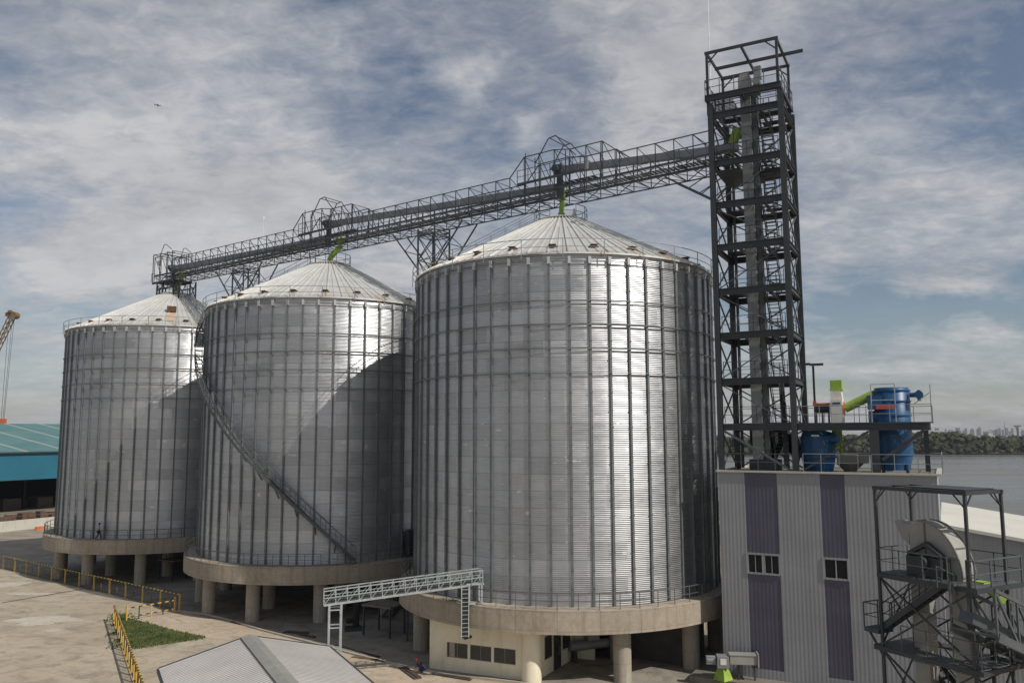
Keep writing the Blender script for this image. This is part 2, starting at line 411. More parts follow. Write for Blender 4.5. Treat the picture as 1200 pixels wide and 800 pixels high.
def struct(o, label=None):
    o['kind'] = 'structure'
    if label: o['label'] = label
    return o
def copy_tree(o, parent=None):
    c = o.copy(); COL.objects.link(c); c.parent = parent
    for ch in list(o.children): copy_tree(ch, c)
    return c
def railing(mb, pts, h=1.1, r=.022, post=1.5, mids=1, closed=False, toe=False):
    """pts: base polyline"""
    P = [Vector(p) for p in pts]
    if closed: P.append(P[0])
    up = Vector((0, 0, 1))
    for a, b in zip(P, P[1:]):
        mb.bar(a + up * h, b + up * h, 2 * r)
        for k in range(mids): mb.bar(a + up * (h * (k + 1) / (mids + 1)), b + up * (h * (k + 1) / (mids + 1)), 1.5 * r)
        if toe: mb.bar(a + up * .07, b + up * .07, .01, .12)
        n = max(1, round((b - a).length / post))
        for i in range(n + (1 if b is P[-1] and not closed else 0)):
            q = a.lerp(b, i / n); mb.bar(q, q + up * h, 2 * r)
    return mb

# ------------------------------------------------------------------ world, sun, camera
SUN_AZ, SUN_EL = radians(54), radians(42)     # azimuth measured from -Y towards +X
w = bpy.data.worlds.new('World'); SC.world = w; w.use_nodes = True
nt = w.node_tree; bg = nt.nodes['Background']; bg.inputs['Strength'].default_value = .10
sky = nt.nodes.new('ShaderNodeTexSky'); sky.sky_type = 'NISHITA'; sky.sun_disc = False
sky.sun_elevation = SUN_EL; sky.sun_rotation = pi - SUN_AZ; sky.altitude = 20; sky.air_density = 1.0; sky.dust_density = .8; sky.ozone_density = 1.0
tc = nt.nodes.new('ShaderNodeTexCoord'); d = sep(nt, tc.outputs['Generated'])
zz = math_n(nt, 'ADD', math_n(nt, 'MAXIMUM', d[2], 0.0), .22)
u = math_n(nt, 'DIVIDE', d[0], zz); v = math_n(nt, 'DIVIDE', d[1], zz)
pv = comb(nt, u, v, 0.0)
def rot(nt, v, ang, s, loc=(0, 0, 0)):
    n = nt.nodes.new('ShaderNodeMapping'); n.inputs['Rotation'].default_value = (0, 0, ang); n.inputs['Scale'].default_value = s; n.inputs['Location'].default_value = loc
    nt.links.new(v, n.inputs['Vector']); return n.outputs[0]
az_ = math_n(nt, 'ARCTAN2', d[0], d[1]); el_ = math_n(nt, 'ARCSINE', d[2])
ae = comb(nt, az_, el_, 0.0)
c1 = noise(nt, 1.0, 8, .54, rot(nt, pv, .5, (1.0, 1.3, 1), (1.3, 4.2, 0)), .3)       # broad sheets
c2 = noise(nt, 1.0, 9, .60, rot(nt, pv, -.45, (3.0, 4.2, 1), (3.1, .4, 0)), .3)      # banks
c3 = noise(nt, 1.0, 8, .66, rot(nt, pv, .3, (13.0, 17.0, 1)), .4)                    # small mottled flakes
wx = math_n(nt, 'MULTIPLY', math_n(nt, 'SUBTRACT', noise(nt, 9.0, 7, .6, ae), .5), .16)
wy = math_n(nt, 'MULTIPLY', math_n(nt, 'SUBTRACT', noise(nt, 9.0, 7, .6, rot(nt, ae, 0, (1, 1, 1), (5, 3, 0))), .5), .12)
azw = math_n(nt, 'ADD', az_, wx); elw = math_n(nt, 'ADD', el_, wy)
def bank(az0, el0, sa, se, amp):
    a = math_n(nt, 'MULTIPLY', math_n(nt, 'SUBTRACT', azw, az0), 1 / sa); e = math_n(nt, 'MULTIPLY', math_n(nt, 'SUBTRACT', elw, el0), 1 / se)
    q = math_n(nt, 'ADD', math_n(nt, 'MULTIPLY', a, a), math_n(nt, 'MULTIPLY', e, e))
    return math_n(nt, 'MULTIPLY', math_n(nt, 'EXPONENT', math_n(nt, 'MULTIPLY', q, -1.0)), amp)
tot = None   # cloud banks and clear gaps around the sky: azimuth, elevation, widths (radians), weight
for b_ in ((-.40, .33, .24, .15, .17), (-.62, .40, .12, .14, -.03), (-.30, .27, .10, .06, .10), (-.50, .19, .07, .035, .14), (-.56, .42, .3, .12, .05), (-.05, .43, .035, .035, .13), (.02, .36, .022, .022, .09), (-.02, .44, .16, .10, -.09), (.2, .43, .09, .07, .12),
           (.17, .36, .06, .05, .10), (.45, .36, .10, .10, -.04), (.46, .27, .16, .07, .09), (.42, .13, .22, .035, -.15), (.50, .155, .05, .018, .20), (.52, .105, .06, .02, .16), (.62, .40, .08, .08, -.12), (-.62, .22, .10, .05, -.10),
           (1.5, .5, .5, .3, .1), (-1.6, .4, .6, .2, -.1), (2.6, .3, .7, .2, .1)):
    o_ = bank(*b_); tot = o_ if tot is None else math_n(nt, 'ADD', tot, o_)
cov = math_n(nt, 'ADD', math_n(nt, 'MULTIPLY', c1, .52), math_n(nt, 'MULTIPLY', c2, .28))
cov = math_n(nt, 'ADD', cov, math_n(nt, 'MULTIPLY', c3, .18))
cov = math_n(nt, 'ADD', cov, tot)
mask = ramp(nt, cov, .40, .62)
shade = ramp(nt, math_n(nt, 'ADD', math_n(nt, 'ADD', math_n(nt, 'MULTIPLY', noise(nt, 1.0, 8, .56, rot(nt, pv, .3, (2.0, 2.8, 1), (7, 2, 0)), .25), .6), math_n(nt, 'MULTIPLY', c3, .2)), math_n(nt, 'MULTIPLY', cov, .35)), .42, .68)
CL_D, CL_L = (3.2, 3.35, 3.7), (5.9, 5.85, 5.95)
cl = mixc(nt, shade, CL_D, CL_L)
hs = nt.nodes.new('ShaderNodeHueSaturation'); hs.inputs['Saturation'].default_value = 1.05; hs.inputs['Value'].default_value = .68
nt.links.new(sky.outputs[0], hs.inputs['Color'])
fin = mixc(nt, ramp(nt, mask, 0, 1, .12, .96), hs.outputs[0], cl)
nt.links.new(fin, bg.inputs['Color'])

sd = bpy.data.lights.new('sun', 'SUN'); sd.energy = 3.6; sd.angle = radians(.53); sd.color = (1.0, .95, .87)
so = bpy.data.objects.new('sun', sd); COL.objects.link(so)
sv = Vector((sin(SUN_AZ) * cos(SUN_EL), -cos(SUN_AZ) * cos(SUN_EL), sin(SUN_EL)))
so.rotation_euler = sv.to_track_quat('Z', 'Y').to_euler(); so.location = (60, -60, 80)

cd = bpy.data.cameras.new('camera'); cam = bpy.data.objects.new('camera', cd); COL.objects.link(cam); SC.camera = cam
cd.sensor_width = 36; cd.lens = F_PX / 1200 * 36; cd.clip_end = 40000; cd.clip_start = .3
cam.matrix_world = Matrix.Translation((0, 0, CAMZ)) @ Matrix.Rotation(pi / 2 + PITCH, 4, 'X') @ Matrix.Rotation(ROLL, 4, 'Z')
SC.view_settings.view_transform = 'Standard'; SC.view_settings.look = 'None'; SC.view_settings.exposure = 0; SC.view_settings.gamma = 1
SC.cycles.max_bounces = 6; SC.cycles.volume_bounces = 0

# ------------------------------------------------------------------ ground, river
g = MB()
g.add([(-3000, -300, 0), (400, -300, 0), (400, 140, 0), (60, 152, 0), (-40, 158, 0), (-60, 400, 0), (-140, 3000, 0), (-3000, 3000, 0)], [tuple(range(8))])
g.add([(-60, 400, 0), (-40, 158, 0), (-40, 158, -3), (-60, 400, -3)], [(0, 1, 2, 3)])
g.add([(-40, 158, 0), (60, 152, 0), (60, 152, -3), (-40, 158, -3)], [(0, 1, 2, 3)])
g.add([(60, 152, 0), (400, 140, 0), (400, 140, -3), (60, 152, -3)], [(0, 1, 2, 3)])
g.add([(-20000, 30000, -.2), (30000, 30000, -.2), (30000, 655, -.2), (-100, 655, -.2), (-200, 3000, -.2), (-20000, 3000, -.2)], [tuple(range(6))])
struct(g.build('ground', 'ground'))
struct(MB().add([(-1500, 100, -1.3), (6000, 100, -1.3), (6000, 700, -1.3), (-1500, 700, -1.3)], [(0, 1, 2, 3)]).build('river', 'water'))

UX = Vector((cos(radians(-28)), sin(radians(-28)), 0)); UY = Vector((cos(radians(62)), sin(radians(62)), 0)); YAW = radians(-28)
kerb = [(-62.2, 101.1), (-31.6, 77.3), (-27.8, 75.5), (-25.6, 73.8), (-20.9, 69.5), (-15.8, 65.4), (-11.5, 61.75), (-7.3, 58.7), (-4.6, 56.9), (0.1, 55.1), (6, 52.2), (12, 49.4)]
yard = kerb + [(30, 38), (30, -10), (-70, -10), (-110, 60)]
struct(MB().add([(x, y, .006) for x, y in yard], [tuple(range(len(yard)))[::-1]]).build('yard', 'yard'))
ap = [(-62, 101.3), (-31.5, 77.5), (-20.7, 69.7), (-11.4, 61.9), (-4.5, 57.1), (6.1, 52.4), (12.1, 49.6), (30, 44), (60, 60), (30, 110), (-50, 135)]
struct(MB().add([(x, y, .012) for x, y in ap], [tuple(range(len(ap)))[::-1]]).build('silo_apron', 'apron'))
kb = MB()
for a, b in zip(kerb[1:-2], kerb[2:-1]): kb.bar((a[0], a[1], .07), (b[0], b[1], .07), .16, .14)
struct(kb.build('kerb', 'kerb_concrete'))
sand = [gz(*p) for p in [(214, 716), (262, 726), (303, 738), (352, 750), (330, 752), (262, 747), (238, 745), (200, 736), (152, 722), (172, 717)]]
struct(MB().add([(p.x, p.y, .016) for p in sand], [tuple(range(len(sand)))]).build('sand_path', 'sand'))
s2 = [gz(*p) for p in [(392, 758), (416, 768), (476, 783), (520, 792), (600, 802), (640, 830), (520, 840), (430, 812), (396, 775)]]
struct(MB().add([(p.x, p.y, .018) for p in s2], [tuple(range(len(s2)))]).build('sand_bank', 'sand'))
dr = MB(); a, b = gz(392, 754), gz(445, 768); dr.add([(a.x, a.y, .02), (a.x - .12, a.y - .3, .02), (b.x - .12, b.y - .3, .02), (b.x, b.y, .02)], [(0, 1, 2, 3)])
struct(dr.build('drain_channel', 'interior_dark'))
# expansion joint across the yard
a, b = gz(0, 702.5), gz(94, 687); j = MB(); dv = (b - a).normalized(); nv = Vector((-dv.y, dv.x, 0)) * .16
j.add([a - nv, b - nv, b + nv, a + nv], [(0, 1, 2, 3)]); struct(j.build('yard_joint', 'asphalt_patch', loc=(0, 0, .012)))
def blob(px, py, rx, ry, n=28, seed=1):
    rnd = random.Random(seed); c = gz(px, py); ph = [rnd.uniform(0, 6.3) for _ in range(4)]; out = []
    for i in range(n):
        a = 2 * pi * i / n; k = 1 + .22 * sin(2 * a + ph[0]) + .16 * sin(3 * a + ph[1]) + .1 * sin(5 * a + ph[2]) + .08 * sin(9 * a + ph[3])
        out.append((c.x + rx * k * cos(a), c.y + ry * k * sin(a)))
    return out
bl = MB()
for i, (px, py, rx, ry) in enumerate([(52, 722, 2.6, 1.5), (38, 727, 1.2, 1.0), (60, 735, .8, .5), (10, 681, 2.0, 1.2), (35, 692, 2.4, .8)]):
    p = blob(px, py, rx, ry, seed=i + 3); bl.add([(x, y, .010 + .0005 * i) for x, y in p], [tuple(range(len(p)))])
struct(bl.build('cement_stains', 'pale_stain'))

# grass triangle (kept inside the kerbless bed) : sheet plus tufts, one piece of stuff
gp = [gz(*p) for p in [(141, 721), (150, 723), (200, 737), (238, 745), (190, 752), (148, 758)]]
G = MB(); gc = sum(gp, Vector((0, 0, 0))) / 6
rg = []
for i in range(6):
    for q_ in range(10):
        p_ = gp[i].lerp(gp[(i + 1) % 6], q_ / 10); rg.append(p_.lerp(gc, random.uniform(.0, .09)))
G.add([(p.x, p.y, .03) for p in rg], [tuple(range(60))[::-1]])
def inpoly(x, y, P):
    c = False
    for a, b in zip(P, P[1:] + P[:1]):
        if (a.y > y) != (b.y > y) and x < (b.x - a.x) * (y - a.y) / (b.y - a.y) + a.x: c = not c
    return c
def tuft(mb, x, y, z, h, s=.12):
    a = random.uniform(0, 6.3); lean = random.uniform(-.4, .4) * h
    mb.add([(x - s * cos(a), y - s * sin(a), z), (x + s * cos(a), y + s * sin(a), z), (x + lean * sin(a), y + lean * cos(a), z + h)], [(0, 1, 2)])
xs = [p.x for p in gp]; ys = [p.y for p in gp]; k = 0
while k < 9000:
    x, y = random.uniform(min(xs), max(xs)), random.uniform(min(ys), max(ys))
    x += random.gauss(0, .22); y += random.gauss(0, .22)
    if inpoly(x - random.gauss(0, .2), y - random.gauss(0, .2), gp): tuft(G, x, y, .0, random.uniform(.05, .18)); k += 1
o = G.build('grass', 'grass'); o['kind'] = 'stuff'; o['label'] = 'triangle of short green grass beside the yellow fence'; 
Wd = MB()
for px, py, n in [(128, 722, 120), (131, 728, 160), (128, 738, 100), (132, 747, 130), (129, 754, 60), (136, 719, 120), (126, 718, 60)]:
    c = gz(px, py)
    for i in range(n): tuft(Wd, c.x + .5 + random.gauss(0, .28), c.y + random.gauss(0, .5), 0, random.uniform(.06, .22), .07)
o = Wd.build('weeds', 'leaves'); o['kind'] = 'stuff'; o['label'] = 'scraggly green weeds growing at the foot of the yellow fence'

# ------------------------------------------------------------------ silos
SZ, HW, R = 4.93, 23.62, 12.0
SIL = [(4.2186, 66.602), (-19.247, 84.0855), (-43.0265, 102.162)]
EAVE = SZ + HW
def build_shared():
    d = {}
    m = MB(); m.cur = 0; m.box2((R + .004, -.075, SZ), (R + .13, .075, EAVE - .35)); m.cur = 1; m.box2((R + .02, -.10, EAVE - .75), (R + .24, .10, EAVE - .25))
    m.cur = 0
    for k in range(1, 20): m.box2((R + .125, -.10, SZ + k * 1.17 - .03), (R + .16, .10, SZ + k * 1.17 + .03))
    d['stiffener'] = m.mesh('stiffener', ['stiffener', 'bracket'])
    m = MB(); m.lathe([(R, SZ + .0), (R, EAVE + .15)], 216); d['wall'] = m.mesh('wall', 'silo_wall')
    m = MB()
    # roof: cone panels with raised seams, eave lip, top cap
    RE, ZE, RT, ZT = R + .22, EAVE + .05, 1.55, EAVE + 5.5
    n = 108; rings = 9; vs = []; fs = []
    prof = [(RE, ZE - .12), (RE, ZE)] + [(RE + (RT - RE) * k / rings, ZE + (ZT - ZE) * k / rings) for k in range(1, rings + 1)]
    m.lathe(prof, 216, smooth=False)
    m.lathe([(RT, ZT), (RT, ZT + .08), (.5, ZT + .15), (.5, ZT + .3), (0.001, ZT + .3)], 32, smooth=False)
    for k in range(n):
        a = 2 * pi * (k + .5) / n
        h = .05 if k % 2 else .10
        r_top = RT if k % 2 == 0 else 5.2
        f = (RE - r_top) / (RE - RT)
        m.bar((RE * cos(a), RE * sin(a), ZE + h / 2), (r_top * cos(a), r_top * sin(a), ZE + (ZT - ZE) * f + h / 2), .07, h)
    d['roof'] = m.mesh('roof', 'silo_roof')
    m = MB(); s = 15 * pi / 180
    rr = 11.1; zz_ = ZE + (RE - rr) / (RE - RT) * (ZT - ZE)
    m.cur = 0; m.box((rr, 0, zz_ + .08), (.45, .34, .16)); m.box((rr + .10, .0, zz_ + .18), (.45, .5, .04), .1); m.tube((rr - .1, -.35, zz_ + .08), (rr - .1, .35, zz_ + .08), .09, 7)
    d['roof_vent'] = m.mesh('roof_vent', ['rust', 'galv_mid'])
    m = MB(); rings = 108
    m.lathe([(R + .165, -.04), (R + .215, -.04), (R + .215, .04), (R + .165, .04), (R + .165, -.04)], 108, smooth=False)
    d['wind_ring'] = m.mesh('wind_ring', 'stiffener')
    m = MB(); r0 = R + .42; pts = [(r0 * cos(2 * pi * i / 54), r0 * sin(2 * pi * i / 54), EAVE - .15) for i in range(54)]
    for i in range(54):
        a, b = Vector(pts[i]), Vector(pts[(i + 1) % 54])
        m.bar(a + Vector((0, 0, 1.1)), b + Vector((0, 0, 1.1)), .045); m.bar(a + Vector((0, 0, .55)), b + Vector((0, 0, .55)), .035)
        if i % 2 == 0: m.bar(a + Vector((0, 0, -.25)), a + Vector((0, 0, 1.1)), .05)
    d['eave_railing'] = m.mesh('eave_railing', 'galv_mid')
    m = MB(); r0 = 2.15; n = 12; zb = ZT - .25
    m.lathe([(1.5, zb), (r0 + .1, zb), (r0 + .1, zb + .06), (1.5, zb + .06)], 24, smooth=False)
    pts = [(r0 * cos(2 * pi * i / n), r0 * sin(2 * pi * i / n), zb + .06) for i in range(n)]
    railing(m, pts[:9], 1.1, .025, 1.2, 1); railing(m, pts[9:] + [pts[0]], 1.1, .025, 1.2, 1)
    d['peak_platform'] = m.mesh('peak_platform', 'mid_steel')
    m = MB(); RS = R + 1.21
    m.lathe([(0.01, SZ - 1.51), (RS, SZ - 1.51), (RS, SZ - .02), (RS - .02, SZ), (0.01, SZ)], 144, smooth=False)
    d['base_slab'] = m.mesh('base_slab', 'slab_concrete')
    m = MB(); n = 60; r0 = RS - .12
    pts = [Vector((r0 * cos(2 * pi * i / n), r0 * sin(2 * pi * i / n), SZ)) for i in range(n)]
    for i in range(n):
        a, b = pts[i], pts[(i + 1) % n]
        for h, t in ((1.05, .05), (.55, .035)): m.bar(a + Vector((0, 0, h)), b + Vector((0, 0, h)), t)
        m.bar(a + Vector((0, 0, -.2)), a + Vector((0, 0, 1.05)), .045)
    d['base_railing'] = m.mesh('base_railing', 'mid_steel')
    m = MB(); m.tube((0, 0, 0), (0, 0, SZ - 1.51), .6, 28); d['column'] = m.mesh('column', 'col_concrete')
    m = MB()   # steel discharge hopper under the slab
    m.lathe([(4.5, SZ - 1.52), (4.5, SZ - 1.9), (.5, 1.2), (.5, .9)], 24)
    d['hopper'] = m.mesh('hopper', 'dark_steel')
    return d
SH = build_shared(); CANG0 = atan2(SIL[0][1] - SIL[1][1], SIL[0][0] - SIL[1][0])
def roof_stair(root, ang):
    RE, ZE, RT, ZT = R + .22, EAVE + .05, 1.55, EAVE + 5.5
    m = MB(); ca, sa = cos(ang), sin(ang); t = Vector((-sa, ca, 0))
    def P(r, off, h): return Vector((r * ca, r * sa, ZE + (RE - r) / (RE - RT) * (ZT - ZE) + h)) + t * off
    for off in (-.45, .45):
        m.bar(P(12.3, off, .22), P(2.2, off, .22), .05, .14)
        m.bar(P(12.3, off, 1.2), P(2.2, off, 1.2), .045); m.bar(P(12.3, off, .7), P(2.2, off, .7), .035)
        for k in range(9): r = 12.2 - k * 1.24; m.bar(P(r, off, .15), P(r, off, 1.2), .04)
    for k in range(34): r = 12.2 - k * .3; m.bar(P(r, -.45, .26), P(r, .45, .26), .16, .03)
    return m.build('roof_stair', 'galv_mid', root)
LAB = ['corrugated steel grain silo nearest the dark tower, above the cream room',
       'middle corrugated steel grain silo with the long curved stairway across its wall',
       'farthest corrugated steel grain silo, with a man walking on its base ledge']
coff = [-75, -78, -79]; silos = []
for i, (cx, cy) in enumerate(SIL):
    s = thing('grain_silo', LAB[i], 'silo', (cx, cy, 0), 0, 'corrugated steel grain silos in a row'); silos.append(s)
    link('base_slab', SH['base_slab'], s); link('wall', SH['wall'], s); rf = link('roof', SH['roof'], s)
    for k in range(54): link('stiffener', SH['stiffener'], s, rz=2 * pi * (k + .5 * (i == 1) + .3) / 54)
    for k in range(24): link('roof_vent', SH['roof_vent'], rf, rz=radians(-82 + 15 * k + 3 * i))
    for z in (.55, 3.3, 4.95, 6.6, 8.25): link('wind_ring', SH['wind_ring'], s, loc=(0, 0, EAVE - z))
    link('eave_railing', SH['eave_railing'], s); link('peak_platform', SH['peak_platform'], s); link('base_railing', SH['base_railing'], s)
    for k in range(12): a = radians(coff[i] + 30 * k); link('column', SH['column'], s, loc=(11.6 * cos(a), 11.6 * sin(a), 0))
    for k in range(6): a = radians(coff[i] + 15 + 60 * k); link('column', SH['column'], s, loc=(6.8 * cos(a), 6.8 * sin(a), 0))
    link('hopper', SH['hopper'], s); MB().box((0, 0, 1.45), (22, 3.4, 2.9), CANG0).build('shade_filler_box', 'asphalt_patch', s)  # dark box added under the slab to blacken the gaps between columns
    if i < 2: roof_stair(s, radians(176))
roof_stair(silos[2], radians(-52))
# hatch box on the far silo's roof, with the rusty streak below it
m = MB(); a = radians(-70); ca, sa = cos(a), sin(a); r = 8.2; z = EAVE + .05 + (12.22 - r) / 10.67 * 5.45
m.box((r * ca, r * sa, z + .3), (.8, 1.0, .65), a); m.build('roof_hatch', 'rust', silos[2])
m = MB()
p = [Vector((rr * cos(a + da / rr), rr * sin(a + da / rr), EAVE + .05 + (12.22 - rr) / 10.67 * 5.45 + .115)) for rr, da in ((8.8, -.5), (11.4, -.5), (11.4, .5), (8.8, .5))]
m.add(p, [(0, 1, 2, 3)]); m.build('rust_streak', 'tan_dust', silos[2])
# landing at the eave of the far silo
m = MB(); a = radians(-47); c = Vector((13.0 * cos(a), 13.0 * sin(a), EAVE - .5)); m.box(c, (1.6, 3.4, .12), a)
t = Vector((-sin(a), cos(a), 0)); rr = Vector((cos(a), sin(a), 0))
railing(m, [c - t * 1.7 - rr * .7, c - t * 1.7 + rr * .75, c + t * 1.7 + rr * .75], 1.1, .025, .9)
for s_ in (-1.5, 1.5): m.bar(c + t * s_ + rr * .7, c + t * s_ - rr * .95 + Vector((0, 0, -1.6)), .08)
m.build('eave_landing', 'mid_steel', silos[2])
# spiral stair of the middle silo
m = MB(); th0, th1 = radians(-64.8), radians(-182); z0 = SZ + .3; z1 = z0 + .202 * 117.2; n = 150; tr = MB()
def SP(f, r, h=0): th = th0 + (th1 - th0) * f; return Vector((r * cos(th), r * sin(th), z0 + (z1 - z0) * f + h))
for k in range(0, 60):
    f0, f1 = k / 60, (k + 1) / 60
    for r in (12.32, 12.98):
        m.bar(SP(f0, r), SP(f1, r), .05, .24)
    m.bar(SP(f0, 12.98, 1.15), SP(f1, 12.98, 1.15), .05); m.bar(SP(f0, 12.98, .65), SP(f1, 12.98, .65), .035)
    m.bar(SP(f0, 12.32, 1.15), SP(f1, 12.32, 1.15), .04)
    m.bar(SP(f0, 12.98), SP(f0, 12.98, 1.15), .045)
    if k % 4 == 0: m.bar(SP(f0, 12.95, -.1), SP(f0, 12.1, -.9), .09)
sp = m.build('spiral_stair', 'mid_steel', silos[1])
for k in range(n): f0 = (k + .5) / n; tr.bar(SP(f0, 12.34, .02), SP(f0, 12.95, .02), .25, .03)
tr.build('treads', 'galv_mid', sp)

# lime filling spouts under the conveyor
PKZ = EAVE + 5.75
def spout(i, off, label):
    cx, cy = SIL[i]; m = MB(); b = Vector((0, 0, PKZ)); pts = [b, b + Vector((0, 0, .5)), Vector((off * .8, -off * .3, 35.9)), Vector((off * .8, -off * .3, 37.0))]
    for p, q in zip(pts, pts[1:]): m.bar(p, q, .42)
    m.box((0, 0, PKZ - .2), (.8, .8, .3)); m.box(tuple(b + Vector((0, 0, .35))), (.56, .56, .08)); m.box(tuple(pts[2]), (.56, .56, .08))
    o = m.build('filling_spout', 'lime', None, None, (cx, cy, 0)); return tag(o, label, 'spout', 'lime green filling spouts')
spout(0, .1, 'straight lime green spout dropping from the conveyor onto the silo nearest the tower')
spout(1, 1.4, 'bent lime green spout dropping onto the peak of the middle silo')
spout(2, .8, 'lime green spout above the peak of the farthest silo')
o = MB().lathe([(.26, 0), (.10, .5), (.05, .8), (.001, .82)], 12).build('vent_cone', 'white_paint', None, None, (SIL[0][0] + 1.0, SIL[0][1] - .9, EAVE + 5.5)); tag(o, 'small white vent cone on the peak of the silo nearest the tower', 'vent')

# ------------------------------------------------------------------ room under silo 1
A = gz(501, 782); ca = radians(-101.7); B = Vector((SIL[0][0] + 11.6 * cos(radians(-105)), SIL[0][1] + 11.6 * sin(radians(-105)), 0))
rm = thing('control_room', 'cream painted room with a strip of windows under the silo nearest the tower', 'room', (A.x, A.y, 0), atan2(B.y - A.y, B.x - A.x))
L = (B - A).length; W2 = L + .0
HZ = SZ - 1.53
# local: x along front wall, y into the room
def ray_front(px, py):
    r = ray(px, py); d = (B - A).normalized(); n = Vector((-d.y, d.x, 0)); t = (A.dot(n)) / (r.x * n.x + r.y * n.y); P = Vector((r.x * t, r.y * t, CAMZ + r.z * t)); return (P - A).dot(d), P.z
wx0, wz1 = ray_front(521.5, 751); wx1, wzr = ray_front(602, 767); _, wz0 = ray_front(521.5, 768.5)
m = MB(); T = .2
m.box2((0, 0, 0), (L, T, wz0)); m.box2((0, 0, wz1), (L, T, HZ)); m.box2((0, 0, wz0), (wx0, T, wz1)); m.box2((wx1, 0, wz0), (L, T, wz1))
# side walls
m.box2((0, T, 0), (T, 6.5, HZ)); m.box2((0, 6.5, 0), (L + 2.2, 6.5 + T, HZ))
wl = m.build('wall', 'cream', rm)
w3 = (wx1 - wx0 - .36) / 3
for k in range(3):
    x0 = wx0 + k * (w3 + .18); f = MB()
    zc0, zc1 = wz0, wz1
    for a_, b_ in (((x0, .04, zc0), (x0 + .05, .12, zc1)), ((x0 + w3 - .05, .04, zc0), (x0 + w3, .12, zc1)), ((x0 + w3 / 2 - .03, .04, zc0 + .05), (x0 + w3 / 2 + .03, .12, zc1 - .05)), ((x0 + .05, .04, zc0), (x0 + w3 - .05, .12, zc0 + .05)), ((x0 + .05, .04, zc1 - .05), (x0 + w3 - .05, .12, zc1))): f.box2(a_, b_)
    fr = f.build('window', 'frame_alu', rm); MB().box2((x0 + .05, .07, zc0 + .05), (x0 + w3 - .05, .09, zc1 - .05)).build('pane', 'dark_glass', fr)
    if k < 2: MB().box2((x0 + w3, 0.01, wz0), (x0 + w3 + .18, T - .01, wz1)).build('mullion', 'cream', rm)
# round corner column in cream, and side wall running back
cc = MB(); cc.tube((L, 0, 0), (L, 0, HZ), .66, 32); cc.build('corner_column', 'cream', rm)
sa = atan2(UY.y, UY.x) - rm.rotation_euler.z
sx, sy = cos(sa), sin(sa)
def SW(d, z, off=0): return (L + .3 + sx * d + sy * off, .5 + sy * d - sx * off, z)
def side_panel(name, mat, d0, d1, z0_, z1_, parent, o0=0, o1=.18):
    mb = MB(); P = [SW(d0, z0_, o0), SW(d1, z0_, o0), SW(d1, z0_, -o1), SW(d0, z0_, -o1)]
    vs = [(p[0], p[1], z0_) for p in P] + [(p[0], p[1], z1_) for p in P]
    mb.add(vs, [(3, 2, 1, 0), (4, 5, 6, 7), (0, 1, 5, 4), (1, 2, 6, 5), (2, 3, 7, 6), (3, 0, 4, 7)]); return mb.build(name, mat, parent)
SWL = 6.0
side_panel('side_wall', 'cream', .2, SWL, 0, HZ, rm)
for d0, d1, z0_, z1_, nm in ((1.0, 2.0, 1.1, 2.5, 'side_window'), (2.4, 3.5, .05, 2.6, 'door'), (3.9, 5.1, 1.1, 2.5, 'side_window')):
    q = side_panel(nm, 'frame_alu', d0 - .06, d1 + .06, z0_ - .05, z1_ + .06, rm, .03, -.005)
    side_panel('pane', 'dark_glass', d0, d1, z0_, z1_, q, .045, -.031)

# ------------------------------------------------------------------ small gantry with cable tray in front of the silos
GA = gd(378, 693, 52.9); GA.z = 0; GB = Vector((-2.0, 55.4, 0)); gl = (GB - GA).length; gang = atan2(GB.y - GA.y, GB.x - GA.x)
gt = thing('pipe_bridge', 'pale galvanised truss bridge with cable tray running to the slab of the nearest silo', 'bridge', GA, gang)
m = MB(); wd = .95; nb = 14
ZT_ = lambda x: 6.28 + .87 * x / gl
ZB_ = lambda x: 5.42 + .87 * x / gl
for y in (0, wd):
    m.bar((0, y, ZT_(0)), (gl, y, ZT_(gl)), .07); m.bar((0, y, ZB_(0)), (gl - .9, y, ZB_(gl - .9)), .11, .13)
    for k in range(nb + 1):
        x = gl * k / nb
        m.bar((x, y, ZB_(x)), (x, y, ZT_(x)), .045)
        if k < nb: m.bar((x, y, ZB_(x)), (x + gl / nb, y, ZT_(x + gl / nb)), .035)
    m.bar((0, y, ZB_(0) + .42), (gl, y, ZB_(gl) + .42), .10, .05)
for k in range(nb + 1): x = gl * k / nb; m.bar((x, 0, ZB_(x)), (x, wd, ZB_(x)), .05); m.bar((x, 0, ZT_(x)), (x, wd, ZT_(x)), .045)
m.build('truss', 'galv_light', gt)
m = MB(); m.bar((.1, .47, ZB_(.1) + .13), (gl - .3, .47, ZB_(gl - .3) + .13), .45, .06); 
for y in (.3, .42, .55, .66): m.bar((.1, y, ZB_(.1) + .22), (gl - .3, y, ZB_(gl - .3) + .22), .05)
m.build('cable_tray', 'mid_steel', gt)
for x, y in ((.35, 0), (.35, wd), (1.1, .0), (1.1, wd)):
    MB().bar((x, y, 0), (x, y, ZB_(x) - .05), .13).build('leg', 'galv_light', gt)
m = MB()
for z in (1.2, 2.6, 4.0, 5.1): m.bar((.35, 0, z), (1.1, 0, z), .07); m.bar((.35, wd, z), (1.1, wd, z), .07); m.bar((.35, 0, z), (.35, wd, z), .07)
m.build('leg_bracing', 'galv_light', gt)
